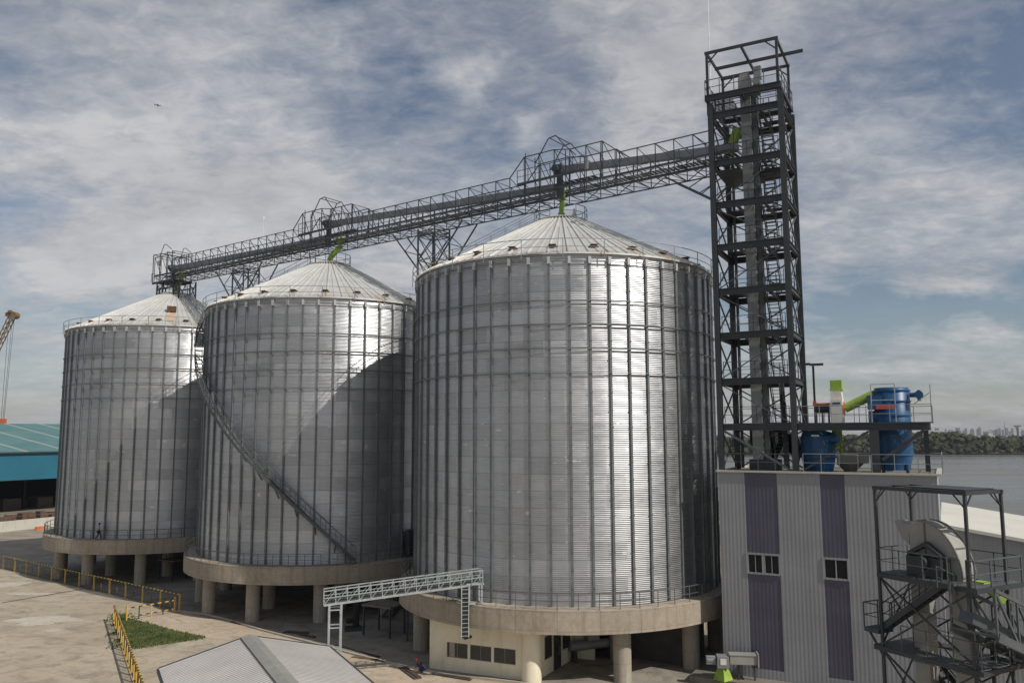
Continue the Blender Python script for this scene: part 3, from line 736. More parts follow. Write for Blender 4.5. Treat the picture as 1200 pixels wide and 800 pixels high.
# portal at the slab end
m = MB(); z0_ = SZ + .02; zb = ZB_(gl - .3)
for x in (gl - .9, gl - .05):
    for y in (0.1, wd): m.bar((x, y, z0_), (x, y, zb + .0), .11)
m.bar((gl - .9, 0.1, z0_ + .06), (gl - .05, 0.1, z0_ + .06), .11)
for x in (gl - .9, gl - .05): m.bar((x, .1, zb - .1), (x, wd, zb - .1), .09); m.bar((x, .1, z0_ + .06), (x, wd, z0_ + .06), .09)
m.bar((gl - .9, wd, zb - .05), (gl - .05, wd, zb - .05), .1); m.bar((gl - 1.1, .1, zb + .0), (gl + .1, .1, zb + .0), .12)
m.build('end_portal', 'galv_light', gt)
ld = MB(); lx = gl - 1.2
for x in (lx - .24, lx + .24): ld.bar((x, -.05, 2.9), (x, -.05, zb), .06)
for k in range(12): ld.box((lx, -.05, 3.0 + k * .27), (.44, .03, .035))
ld.build('cable_ladder', 'galv_light', gt)
cb = MB()
for k in range(6): cb.bar((lx - .17 + .068 * k, .01, 2.85), (lx - .17 + .068 * k, .01, zb), .066)
cb.tube((lx, 0, 2.85), (lx + .5, .5, 2.8), .1, 8); cb.build('cables', 'interior_dark', gt)

# ------------------------------------------------------------------ corrugated shed in the foreground
sh = thing('shed', 'low shed in front with a pale corrugated gable roof and grey ridge cap', 'shed', (-15.8, 50.08, 0), YAW)
# local x = across the ridge (UX dir is along -28deg => across is UY direction) ; use local y as across
HL = 26; RZ_, EZ_, HWid = 4.2, 2.97, 4.92
# ridge runs along direction (.469,-.883) = -UY ; across = (.883,.469)
sh.rotation_euler.z = radians(-62)     # local x -> (.469,-.883), local y -> (.883,.469)
def slope(sgn):
    mb = MB(); y1 = sgn * HWid
    vs = [(0, 0, RZ_), (HL, 0, RZ_), (HL, y1, EZ_), (0, y1, EZ_), (0, 0, RZ_ - .06), (HL, 0, RZ_ - .06), (HL, y1, EZ_ - .06), (0, y1, EZ_ - .06)]
    fs = [(0, 1, 2, 3), (7, 6, 5, 4), (0, 3, 7, 4), (1, 5, 6, 2), (3, 2, 6, 7), (0, 4, 5, 1)]
    if sgn > 0: pass
    else: fs = [tuple(reversed(f)) for f in fs]
    mb.add(vs, fs); return mb
def roof_real(sgn):    # true corrugation ridges as geometry (ribs run from ridge to eave)
    mb = MB(); n = int(HL / .30); y1 = sgn * HWid; vs = []; fs = []
    per = 4
    for k in range(n * per + 1):
        x = k * .30 / per; h = .05 * cos(2 * pi * k / per)
        vs += [(x, 0, RZ_ + h), (x, y1, EZ_ + h)]
    for k in range(n * per):
        a_ = 2 * k; f = (a_, a_ + 2, a_ + 3, a_ + 1); fs.append(f if sgn < 0 else f[::-1])
    mb.add(vs, fs, True); return mb
M['shed_sheet'] = clad('shed_sheet', (.52, .495, .47), .30, .0, 0, .5, .1, .75, .12)
for sgn in (-1, 1): roof_real(sgn).build('roof', 'shed_sheet', sh)
m = MB(); m.prism_y([(-.0, 0)], 0, 0) if False else None
for sgn in (-1, 1): m.add([(-.1, 0, RZ_ + .11), (HL, 0, RZ_ + .11), (HL, sgn * .48, RZ_ - .01), (-.1, sgn * .48, RZ_ - .01)], [(0, 1, 2, 3) if sgn < 0 else (3, 2, 1, 0)])
m.build('ridge_cap', 'hood_grey', sh)
m = MB()
for sgn in (-1, 1):
    m.bar((-.05, 0, RZ_ + .01), (-.05, sgn * HWid, EZ_ + .01), .06, .16); m.bar((-.05, sgn * (HWid + .06), EZ_ - .05), (HL, sgn * (HWid + .06), EZ_ - .05), .12, .16)
m.build('roof_trim', 'dark_steel', sh)
m = MB(); yw = HWid - .35; zw = EZ_ - .02
m.add([(.3, -yw, 0), (.3, yw, 0), (.3, yw, zw), (.3, 0, RZ_ - .12), (.3, -yw, zw)], [(0, 1, 2, 3, 4)][::-1])
m.box2((.31, -yw, 0), (HL - .3, -yw + .15, zw)); m.box2((.31, yw - .15, 0), (HL - .3, yw, zw)); m.build('wall', 'pale_wall', sh)

# ------------------------------------------------------------------ tall clad building
BA = Vector((13.98, 55.6, 0)); BW, BD, BH = 13.2, 9.2, 13.60
bd = thing('clad_building', 'tall grey ribbed metal building with purple translucent strips, carrying the steel tower', 'building', BA, YAW)
def bl_(px, py):
    r = ray(px, py); t = BA.dot(UY) / (r.x * UY.x + r.y * UY.y); P = Vector((r.x * t, r.y * t, CAMZ + r.z * t)); return (P - BA).dot(UX), P.z
p1, p2 = bl_(872.5, 600)[0], bl_(910.5, 600)[0]; p3, p4 = bl_(961, 600)[0], bl_(990, 600)[0]
wz = (bl_(873, 650.5)[1], bl_(873, 671)[1], bl_(964, 656.5)[1], bl_(964, 677)[1]); pb = bl_(873, 783)[1]
print('panels', p1, p2, p3, p4, wz, pb)
wt, wb = wz[0], wz[1]
m = MB()
def wallbox(x0, x1, z0_, z1_): m.box2((x0, 0, z0_), (x1, .2, z1_))
wallbox(0, p1, 0, BH); wallbox(p2, p3, 0, BH); wallbox(p4, BW, 0, BH)
for x0, x1 in ((p1, p2), (p3, p4)): wallbox(x0, x1, 0, pb)
m.box2((0, .2, 0), (.2, BD, BH)); m.box2((BW - .2, .2, 0), (BW, BD, BH)); m.box2((.2, BD - .2, 0), (BW - .2, BD, BH))
m.build('wall', 'clad_grey', bd)
for x0, x1 in ((p1, p2), (p3, p4)):
    for z0_, z1_ in ((pb, wb - .12), (wt + .12, BH - .05)): MB().box2((x0, .03, z0_), (x1, .15, z1_)).build('translucent_panel', 'clad_purple', bd)
    f = MB(); f.box2((x0 - .05, -.05, wt), (x1 + .05, .16, wt + .115)); f.box2((x0 - .05, -.05, wb - .115), (x1 + .05, .16, wb)); f.box2((x0 - .05, -.05, wb), (x0 + .08, .16, wt)); f.box2((x1 - .08, -.05, wb), (x1 + .05, .16, wt))
    nn = 2 if x0 == p1 else 1
    xm = (x0 + x1) / 2; f.box2((xm - (.10 if nn == 2 else .03), -.04, wb), (xm + (.10 if nn == 2 else .03), .15, wt))
    if nn == 2:
        for q in (.25, .75): f.box2((x0 + (x1 - x0) * q - .018, -.02, wb), (x0 + (x1 - x0) * q + .018, .12, wt))
    fr = f.build('window', 'clad_grey', bd); MB().box2((x0 + .08, .12, wb + .01), (x1 - .08, .15, wt - .01)).build('pane', 'interior_dark', fr)  # pane here is a near-black sheet painting the shade in an open window
m = MB(); m.box2((-.12, -.12, BH), (BW + .25, .18, BH + .12)); m.box2((-.12, .18, BH), (.18, BD + .1, BH + .12)); m.box2((BW - .05, .18, BH), (BW + .25, BD + .1, BH + .12)); m.box2((.18, BD - .2, BH), (BW - .05, BD + .1, BH + .12))
m.build('coping', 'pale_wall', bd)
MB().box2((.18, .2, BH - .25), (BW - .2, BD - .2, BH - .02)).build('roof', 'dock_concrete', bd)
# annex with a pale roof sloping away to the right
an = thing('annex', 'lower ribbed metal annex with a pale sunlit roof sloping down to the right', 'building', BA + UX * BW + UY * 3.0, YAW)
az0 = 16.2 - 5.9; sl = .155; AL, AD = 34, 17.5
z_at = lambda x: az0 - sl * x
m = MB()
m.prism_y([(-4, 0), (AL, 0), (AL, z_at(AL)), (-.0, z_at(0)), (-4, z_at(0) + .0)], 0, .2) if False else m.prism_y([(.02, 0), (AL, 0), (AL, z_at(AL)), (.02, z_at(.02))], 0, .2)
m.box2((AL - .2, .21, 0), (AL, AD, z_at(AL) - .02)); m.prism_y([(.02, 0), (AL, 0), (AL, z_at(AL)), (.02, z_at(.02))], AD - .2, AD)
m.build('wall', 'clad_grey', an)
m = MB(); m.prism_y([(-.02 + .04, z_at(0) + .02), (AL + .3, z_at(AL + .3) + .02), (AL + .3, z_at(AL + .3) + .22), (.02, z_at(0) + .22)], -.35, AD + .3); m.build('roof', 'annex_roof', an)

# dock ledge at the foot of the building and the drive machine on it
dk = MB(); dk.box2((-1.9, -1.6, 0), (BW, -.02, .45)); o = dk.build('dock', 'dock_concrete', None, None, BA, YAW); tag(o, 'low dark concrete loading ledge along the foot of the clad building', 'ledge')
mc = gd(845, 790, 54.2); dm = thing('drive_unit', 'small grey motor and gearbox on a lime green base beside the clad building', 'machine', (mc.x, mc.y, .45), YAW + .35)
m = MB(); m.lathe([(.62, 0), (.34, .75), (.34, .8)], 4, smooth=False); m.build('base', 'lime', dm)
m = MB(); m.box((0, 0, 1.15), (.75, .8, .7)); m.box((-.75, 0, 1.2), (.6, .45, .45)); m.tube((-1.0, 0, 1.2), (-.5, 0, 1.2), .27, 12); m.build('gearbox', 'trunk_grey', dm)
m = MB(); m.box((1.3, .1, 1.3), (1.7, .7, .55)); m.box((2.2, .1, 1.3), (.08, .95, .8)); m.box((1.3, .1, 1.6), (1.8, .78, .06)); m.build('screw_housing', 'hood_grey', dm)
MB().box((0.0, -.42, 1.2), (.38, .03, .38)).build('label_plate', 'white_paint', dm)
for x in (1.0, 2.0): MB().bar((x, .1, -.4), (x, .1, 1.0), .1).build('leg', 'dark_steel', dm)

# ------------------------------------------------------------------ steel tower on the roof
TW, TD = 4.85, 4.85
FL = Vector((14.34, 55.9, 0)); TB = BH + .01
tw = thing('steel_tower', 'tall dark steel lattice tower with stairs rising from the clad building roof', 'tower', FL + Vector((0, 0, TB)), YAW)
tw_off = -TB
LV = [16.62, 19.72, 22.9, 26.0, 29.15, 32.2, 35.25, 38.8]
for x, y in ((0, 0), (TW, 0), (TW, TD), (0, TD)):
    m = MB(); m.hcol(x, y, 0, 39.7 - TB, .36, .36, .05); m.build('column', 'dark_steel', tw)
for lv in LV:
    z = lv - TB; m = MB()
    for p, q in (((.18, 0, z), (TW - .18, 0, z)), ((.18, TD, z), (TW - .18, TD, z))): m.ibeam(p, q, .25, .46, .05)
    for p, q in (((0, .2, z), (0, TD - .2, z)), ((TW, .2, z), (TW, TD - .2, z))): m.ibeam(p, q, .22, .40, .05)
    for x in (1.5, 3.35): m.bar((x, .14, z + .05), (x, TD - .14, z + .05), .12, .22)
    m.build('floor_beams', 'dark_steel', tw)
zs = [TB] + LV
for k in range(len(zs) - 1):
    a_, b_ = zs[k] - TB + (.1 if k == 0 else .25), zs[k + 1] - TB - .25; m = MB()
    for x in (.0, TW):
        m.bar((x, .2, a_), (x, TD - .2, b_), .09); m.bar((x + .02, TD - .2, a_), (x + .02, .2, b_), .09)
    m.bar((.2, TD, a_), (TW - .2, TD, b_), .09); m.bar((.2, TD + .02, b_), (TW - .2, TD + .02, a_), .09)
    if k == 0: m.bar((.2, 0, b_), (TW - .2, 0, a_), .14)
    elif k % 2: m.bar((.2, .05, b_), (TW - .2, .05, a_), .07)
    else: m.bar((.2, .05, a_), (TW - .2, .05, b_), .07)
    m.build('bracing', 'mid_steel', tw)
# landings (right-hand bay) and stair flights
for k in range(len(zs)):
    z = zs[k] - TB + .27
    if k == 0: z = .02
    m = MB()
    if k > 0:
        for yy in [i * .17 for i in range(int(1.3 / .17))]: m.bar((2.9, .25 + yy, z), (TW - .2, .25 + yy, z), .11, .04)
        for yy in [i * .17 for i in range(int(1.0 / .17))]: m.bar((2.9, 3.7 + yy, z), (TW - .2, 3.7 + yy, z), .11, .04)
        railing(m, [(.3, .12, z), (TW - .3, .12, z)], 1.1, .02, 1.1, 1)
        railing(m, [(.3, TD - .12, z), (TW - .3, TD - .12, z)], 1.1, .02, 1.1, 1)
        railing(m, [(TW - .14, .3, z), (TW - .14, TD - .3, z)], 1.1, .02, 1.2, 1)
        railing(m, [(2.85, .3, z), (2.85, 1.5, z)], 1.1, .02, 1.2, 1)
        m.build('landing', 'dark_steel', tw)
    if k < len(zs) - 1:
        zn = zs[k + 1] - TB + .27; f = MB()
        xa, xb = (3.05, 3.8)
        p0, p1_ = Vector((xa, 3.7, z)), Vector((xa, 1.5, zn)); q0, q1 = Vector((xb, 3.7, z)), Vector((xb, 1.5, zn))
        for a_, b_ in ((p0, p1_), (q0, q1)):
            f.bar(a_, b_, .05, .22); up = Vector((0, 0, 1)); f.bar(a_ + up, b_ + up, .04)
            for j_ in range(4): f.bar(a_.lerp(b_, j_ / 3), a_.lerp(b_, j_ / 3) + up, .035)
        for j_ in range(13): c_ = (p0.lerp(p1_, (j_ + .5) / 13) + q0.lerp(q1, (j_ + .5) / 13)) / 2; f.box(c_, (.72, .22, .03))
        f.build('stair_flight', 'mid_steel', tw)
# working floors near the conveyor
m = MB(); z = 34.75 - TB; m.box2((.2, .2, z), (1.75, TD - .2, z + .05)); m.box2((1.75, 2.9, z), (2.8, TD - .2, z + .05)); m.box2((2.8, 1.7, z), (TW - .2, 3.6, z + .05))
m.build('floor_plate', 'dark_steel', tw)
for lv in LV[:6]:
    m = MB(); z = lv - TB + .26; m.box2((.2, 3.0, z), (1.7, TD - .2, z + .04)); m.build('floor_plate', 'dark_steel', tw)
for x, y in ((.5, 4.3), (4.3, 4.3)):
    m = MB(); m.tube((x, y, .1), (x, y, 25), .11, 8); m.build('riser_pipe', 'mid_steel', tw)
m = MB(); m.box2((TW - .45, 1.6, .1), (TW - .36, 2.5, 26)); m.build('cable_tray', 'mid_steel', tw)
# crown frame
m = MB(); z1 = 40.15 - TB; z2 = 43.6 - TB
m.ibeam((-.35, -.15, z1), (TW + .1, -.15, z1), .2, .42, .05); m.ibeam((-.35, TD + .1, z1), (TW + .1, TD + .1, z1), .2, .36, .05)
m.bar((-.3, -.1, z1), (-.3, TD + .1, z1), .15, .3); m.bar((TW, 0, z1), (TW, TD, z1), .15, .3); m.bar((2.2, 0, z1), (2.2, TD, z1), .12, .25)
for i in range(20): m.bar((-.25, .05 + i * .25, z1 + .22), (1.3 if 5 < i < 14 else TW, .05 + i * .25, z1 + .22), .09, .04)
m.build('crown_platform', 'dark_steel', tw)
m = MB(); railing(m, [(-.3, -.2, z1 + .22), (TW, -.2, z1 + .22), (TW + .05, TD + .1, z1 + .22), (-.3, TD + .1, z1 + .22)], 1.1, .025, 1.0, 1, True); m.build('crown_railing', 'mid_steel', tw)
m = MB(); ins = .12
for x, y in ((-.15, -.02), (TW - ins, -.02), (TW - ins, TD), (-.15, TD)): m.bar((x, y, 38.9 - TB), (x, y, z2), .17)
for p, q in (((-.3, -.02), (TW, -.02)), ((TW - ins, 0), (TW - ins, TD)), ((TW, TD), (-.3, TD)), ((-.15, TD), (-.15, 0)), ((2.3, 0), (2.3, TD))): m.bar((*p, z2), (*q, z2), .14, .2)
m.bar((-.15, 2.4, z2 - .2), (TW + 1.3, 2.4, z2 - .2), .14, .22)
for x, s_ in ((-.15, 1), (TW - ins, -1)):
    for y in (-.02, TD): m.bar((x, y, z2 - .8), (x + s_ * .8, y, z2 - .05), .08)
m.build('crown_frame', 'dark_steel', tw)
m = MB(); railing(m, [(.2, -.05, .12), (TW - .2, -.05, .12)], 1.1, .02, 1.1, 1); m.build('base_railing', 'mid_steel', tw)
# knee brace out to the conveyor
ky = (14.34, 55.9)
# bucket elevator
be = thing('bucket_elevator', 'grey bucket elevator casing running up inside the steel tower', 'elevator', FL + UX * 2.2 + UY * 1.6 + Vector((0, 0, TB)), YAW)
for dx, dy, w_ in ((0.0, 0, .70), (.56, .3, .34)):
    m = MB(); top = 41.0 - TB if dx == 0 else 41.2 - TB
    m.box2((dx - w_ / 2, dy - .3, .3), (dx + w_ / 2, dy + .3, top))
    for k in range(12): m.box((dx, dy, 1.5 + k * 2.3), (w_ + .12, .72, .07))
    m.build('trunk', 'trunk_grey' if dx == 0 else 'mid_steel', be)
m = MB(); z = 41.0 - TB; m.box2((-.45, -.4, z - .2), (.45, .4, z + .7)); m.prism_y([(-.45, z + .7), (.45, z + .7), (.25, z + 1.15), (-.25, z + 1.15)], -.4, .4); m.box2((.5, .1, z - .4), (.95, .7, z + .3)); m.build('head', 'hood_grey', be)
m = MB(); m.box((.95, -.3, z + .9), (.5, .5, .9)); m.tube((.9, -.75, z + .2), (.9, -.2, z + .2), .28, 12); m.build('drive_motor', 'trunk_grey', be)
MB().box2((-.6, -.4, 0), (1.3, 1.2, .8)).build('boot', 'dark_steel', be)
m = MB(); m.bar((.9 - 1.6, .4, 38.4 - TB), (-.5 - .95, .6, 36.6 - TB), .5); m.build('discharge_spout', 'lime', be)
m = MB(); m.bar((2.4 - .5, -.5, .3), (1.4, 1.6, 6), .35); m.build('return_spout', 'dark_steel', be)
# hopper and ducts at the foot of the tower
m = MB(); m.lathe([(1.2, 3.0), (1.2, 1.9), (.35, .3)], 4, smooth=False); m.box2((-1.0, .3, .1), (-.2, 1.4, 2.9)); m.bar((1.0, .0, 2.7), (2.3, -.2, 1.0), .8)
o = m.build('transfer_hopper', 'interior_dark', None, None, FL + UX * 2.4 + UY * 3.6 + Vector((0, 0, TB)), YAW); tag(o, 'black transfer hopper and chute at the foot of the steel tower', 'hopper')
# lightning mast on the tower
P = gd(830.5, 60, 57.5); m = MB(); m.tube((0, 0, 0), (0, 0, 3.2), .045, 8); m.tube((0, 0, 3.2), (0, 0, 9), .03, 8)
o = m.build('lightning_mast', 'mast_white', None, None, FL + UX * (-.3) + UY * 1.5 + Vector((0, 0, 40.4))); tag(o, 'thin white lightning mast rising from the top of the steel tower', 'mast')

# ------------------------------------------------------------------ equipment deck beside the tower
ex = thing('equipment_deck', 'dark steel deck with railings standing on the clad building roof right of the tower', 'platform', FL + UX * (TW + .19) + Vector((0, 0, TB)), YAW)
EL = 7.75; PZ = 16.6 - TB; PXP = 9.65 - TW - .19
m = MB()
m.ibeam((0, 0, PZ), (EL, 0, PZ), .25, .46, .05); m.ibeam((0, TD, PZ), (EL, TD, PZ), .25, .46, .05)
for x in (0.6, 2.2, 3.6, PXP + .6, EL - .1): m.bar((x, .14, PZ), (x, TD - .14, PZ), .14, .3)
m.build('deck_frame', 'dark_steel', ex)
m = MB()
for i in range(32):
    y = .1 + i * .145
    if y < 1.2 or y > 3.8: m.bar((.05, y, PZ + .25), (EL + .2, y, PZ + .25), .12, .03)
    else: m.bar((.05, y, PZ + .25), (4.5, y, PZ + .25), .12, .03); m.bar((7.0, y, PZ + .25), (EL + .2, y, PZ + .25), .12, .03)
m.build('deck_grating', 'dark_steel', ex)
for x, y, w_ in ((PXP, 0, .55), (PXP + .5, TD, .4), (EL - .3, TD, .3)):
    m = MB(); m.hcol(x, y, .02, PZ - .24, w_, .36, .06); m.build('post', 'dark_steel', ex)
m = MB(); m.bar((.15, -.02, .1), (PXP - .3, -.02, PZ - .3), .13); m.bar((PXP + .4, -.02, .9), (EL - .3, -.02, PZ - .25), .2); m.build('brace', 'dark_steel', ex)
m = MB(); z = PZ + .26
railing(m, [(0, .05, z), (4.2, .05, z)], 1.1, .022, .75); railing(m, [(PXP - .2, .05, z), (PXP - .1, .05, z)], 1.1, .022, .75)
railing(m, [(4.4, .05, z), (EL + .15, .05, z), (EL + .15, TD, z), (0, TD, z)], 1.1, .022, 1.2)
m.bar((EL + .15, .05, z), (EL + .15, .05, z + 2.3), .05); m.bar((EL - .8, .05, z + 1.1), (EL + .1, .05, z + 1.8), .05)
m.build('deck_railing', 'galv_mid', ex)
m = MB(); railing(m, [(.3, -.25, .1), (3.6, -.25, .1)], 1.15, .022, 1.1); railing(m, [(4.4, -.25, .1), (8.3, -.25, .1), (8.3, BD - 1.2, .1)], 1.15, .022, 1.3); m.build('roof_railing', 'galv_mid', ex)
# arched high guard frame by the filter
def dloc(px, dep, z): # point on deck line
    return None
def EXx(px, yy):
    r = ray(px, 480); o_ = FL + UX * (TW + .19) + UY * yy
    # solve o_+UX*x parallel r
    k = r.x / r.y; return (k * o_.y - o_.x) / (UX.x - k * UX.y)
m = MB(); x0, x1 = EXx(1021, .1), EXx(1049, .1); z = PZ + .26
for x in (x0, x1): m.bar((x, .1, z), (x, .1, z + 2.4), .06)
for h in (2.4, 1.4): m.bar((x0, .1, z + h), (x1, .1, z + h), .05)
m.build('filter_guard_frame', 'galv_light', ex)

FZ = Vector((0, 0, TB))
# tall blue filter
fx = EXx(1045, 2.3); fo = FL + UX * (TW + .19 + fx) + UY * 2.3
bf = thing('dust_filter', 'tall blue cylindrical dust filter standing up through the deck', 'filter', fo + FZ, YAW)
m = MB(); m.lathe([(.92, .2), (.92, .5), (1.02, .9), (1.08, 1.2), (1.08, 5.35), (1.03, 5.38), (1.03, 5.5), (0.01, 5.5)], 40); m.build('body', 'blue_paint', bf)
m = MB()
for z in (1.2, 2.4, 3.7, 4.6, 5.3): m.lathe([(1.085, z - .05), (1.14, z - .05), (1.14, z + .05), (1.085, z + .05)], 40, smooth=False)
m.build('flanges', 'blue_paint', bf)
m = MB(); m.box((-.95, -.5, 4.55), (.9, 1.2, .9)); m.tube((-1.4, -.3, 3.6), (-.8, -.3, 3.6), .42, 16); m.build('air_manifold', 'blue_paint', bf)
MB().box((-.35, -1.16, 4.25), (1.05, .04, .3)).build('warning_plate', 'red_sign', bf)
m = MB(); m.tube((1.1, -.4, 5.0), (1.6, -.5, 5.0), .16, 10); m.tube((1.62, -.8, 5.0), (1.62, -.2, 5.0), .26, 14); m.tube((1.62, -.5, 4.6), (1.62, -.5, 5.3), .1, 8); m.build('fan_motor', 'blue_paint', bf)
m = MB()
for a_ in (45, 135, 225, 315): m.bar((1.0 * cos(radians(a_)), 1.0 * sin(radians(a_)), 0), (1.0 * cos(radians(a_)), 1.0 * sin(radians(a_)), .6), .14)
m.build('legs', 'dark_steel', bf)
# lower blue vessel
lx_ = EXx(956, 1.9); lo_ = FL + UX * (TW + .19 + lx_) + UY * 1.9
lb = thing('blue_vessel', 'short blue cylindrical vessel under the deck next to the steel tower', 'vessel', lo_ + FZ, YAW)
m = MB(); m.lathe([(.9, .05), (1.0, .5), (1.08, 1.0), (1.08, 2.3), (.95, 2.62), (.5, 2.75), (.01, 2.75)], 36); m.build('body', 'blue_paint', lb)
m = MB()
for z in (1.0, 1.75, 2.3): m.lathe([(1.09, z - .05), (1.15, z - .05), (1.15, z + .05), (1.09, z + .05)], 36, smooth=False)
m.build('flanges', 'blue_paint', lb)
m = MB(); m.tube((.9, -.5, 2.2), (1.35, -.7, 2.2), .3, 12); m.build('inlet', 'blue_paint', lb)
MB().box((0, -1.12, 2.42), (.5, .03, .12)).build('label_plate', 'white_paint', lb)
# fan
fx2 = EXx(981, 2.0); f2 = FL + UX * (TW + .19 + fx2) + UY * 2.0 + Vector((0, 0, 16.6 + .27))
fn = thing('blower_fan', 'white blower fan with a lime green outlet on the deck', 'fan', f2, YAW)
m = MB(); pts = [(.72 * cos(a_) * (1), 1.0 + .78 * sin(a_)) for a_ in [radians(q) for q in range(180, 361, 15)]]
m.box2((-.36, -.72, .05), (.36, .6, 1.5)); m.prism_y([(-.36, 1.5), (.36, 1.5), (.30, 2.15), (-.34, 2.15)], -.45, .5); m.build('volute', 'white_paint', fn)
m = MB(); m.box((0, 0, 2.5), (.72, .8, .65)); m.box((0, 0, 2.18), (.82, .92, .06)); m.build('outlet', 'lime', fn)
m = MB(); m.lathe([(.33, 0), (.45, 0)], 16) if False else m.box((-.33, -.46, 1.0), (.02, .02, .3)); m.tube((.30, 0, .95), (.45, 0, .95), .45, 18); m.build('inlet_flange', 'orange', fn)
MB().box((.02, -.735, 1.28), (.5, .02, .12)).build('label_plate', 'blue_paint', fn)
m = MB(); m.tube((-1.35, -.1, .95), (-.5, -.1, .95), .27, 14); m.build('motor', 'dark_steel', fn)
m = MB(); m.box((-.9, -.1, 1.27), (1.15, .62, .12)); m.box((-1.42, -.1, 1.3), (.2, .3, .32)); m.build('belt_guard', 'orange', fn)
m = MB()
for x in (-1.35, -.95, -.55): m.bar((x, -.35, 0), (x, -.35, .7), .07); m.bar((x, .15, 0), (x, .15, .7), .07)
m.bar((-1.4, -.1, .68), (-.4, -.1, .68), .5, .06); m.build('motor_stand', 'frame_alu', fn)
# lime duct
m = MB(); a_ = f2 + UX * .45 + Vector((0, 0, .95)); b_ = a_ + UX * 1.75 + Vector((0, 0, .85)); c_ = fo + FZ + Vector((0, 0, 5.0)) - UX * 1.1
m.tube(a_, b_, .30, 16); m.tube(b_ - (b_ - a_).normalized() * .05, c_, .30, 16); o = m.build('air_duct', 'lime'); tag(o, 'fat lime green duct joining the white fan to the tall blue filter', 'duct')
# under-deck lime pipe + rotary box
q = FL + UX * (TW + .19 + EXx(979, 2.2)) + UY * 2.2 + FZ
m = MB(); m.tube((0, 0, 3.0), (0, 0, 1.9), .32, 14); m.tube((0, 0, 1.95), (-.5, -.2, 1.5), .26, 12); m.tube((.25, 0, 1.9), (.25, 0, 1.1), .12, 10)
o = m.build('lime_pipe', 'lime', None, None, q, YAW); tag(o, 'short lime green pipe hanging below the deck', 'pipe')
q = FL + UX * (TW + .19 + EXx(996, 2.6)) + UY * 2.6 + FZ
m = MB(); m.box((0, 0, .85), (1.9, 1.0, .5)); m.lathe([(.9, .6), (.4, .1), (.4, .02)], 4, c=(-.2, 0, 0), smooth=False)
o = m.build('collector_bin', 'hood_grey', None, None, q, YAW); tag(o, 'grey green collecting bin on the roof between the blue vessels', 'bin')
# lamp pole
q = FL + UX * (TW + .6) + UY * 5.6
lp = thing('lamp_post', 'dark steel lamp post with a twin head behind the steel tower', 'lamp post', q + FZ, YAW)
MB().bar((0, 0, 0), (0, 0, 7.4), .14).build('pole', 'dark_steel', lp)
m = MB(); m.box((.25, 0, 7.5), (.9, .25, .16)); m.box((-.35, 0, 7.55), (.3, .25, .16)); m.build('head', 'dark_steel', lp)

# ------------------------------------------------------------------ overhead conveyor gallery
CD = Vector((SIL[0][0] - SIL[1][0], SIL[0][1] - SIL[1][1], 0)); CD.normalize(); CANG = atan2(CD.y, CD.x)
S1 = Vector((*SIL[0], 0)); SPC = [0, -(Vector(SIL[0]) - Vector(SIL[1])).length, 0]; SPC[2] = SPC[1] - (Vector(SIL[1]) - Vector(SIL[2])).length
cv = thing('conveyor_gallery', 'long grey steel conveyor gallery crossing above the three silos to the tower', 'conveyor', S1 + Vector((0, 0, 0)), CANG)
TE = 15.6; TEND = SPC[2] - 2.9
DK = 36.55; BOT = 35.65; WG = 2.3
# lower box truss in bays
def top_h(t):     # height of upper walkway truss above the deck, with humps at the discharge heads
    base = 38.35
    for s_ in SPC[:2]:
        if s_ - 3.4 < t < s_ + 1.2: return 39.9
        if s_ + 1.2 <= t < s_ + 4.9: return 39.6
    if t < SPC[2] + 1.5: return 39.0
    return base
bay = 1.55; nb = int((TE - TEND) / bay); ts = [TEND + (TE - TEND) * k / nb for k in range(nb + 1)]
m = MB(); up_ = MB()
for y in (-WG / 2, WG / 2):
    m.bar((TEND, y, BOT), (TE, y, BOT), .09); m.bar((TEND, y, DK), (TE, y, DK), .12, .16)
    for k, t in enumerate(ts):
        m.bar((t, y, BOT), (t, y, DK), .06)
        if k < nb: m.bar((t, y, BOT if k % 2 else DK), (ts[k + 1], y, DK if k % 2 else BOT), .055)
        h = top_h(t); up_.bar((t, y, DK), (t, y, h), .06)
        if k < nb:
            h2 = top_h(ts[k + 1]); up_.bar((t, y, h), (ts[k + 1], y, h2), .07)
            if k % 2: up_.bar((t, y, h), (ts[k + 1], y, DK + .1), .05)
            else: up_.bar((t, y, h), (ts[k + 1], y, DK + .1), .05)
for k, t in enumerate(ts):
    m.bar((t, -WG / 2, BOT), (t, WG / 2, BOT), .06); m.bar((t, -WG / 2, DK), (t, WG / 2, DK), .07)
    if k % 2 == 0: up_.bar((t, -WG / 2, top_h(t)), (t, WG / 2, top_h(t)), .05)
    if k < nb: m.bar((t, -WG / 2, BOT), (ts[k + 1], WG / 2, BOT), .045)
m.build('lower_truss', 'conv_steel', cv); up_.build('upper_truss', 'conv_steel', cv)
m = MB(); 
m.box2((TEND, -WG / 2 - .85, DK + .02), (TE, -WG / 2 - .1, DK + .06)) if False else None
for k in range(int((TE - TEND) / .35)):
    t = TEND + .17 + k * .35; m.box((t, .55, DK + .11), (.27, 1.0, .03))
m.build('walkway_grating', 'conv_steel', cv)
# handrail inside the truss
m = MB(); railing(m, [(TEND, 1.05, DK + .1), (TE, 1.05, DK + .1)], 1.1, .02, 1.55); m.build('handrail', 'conv_steel', cv)
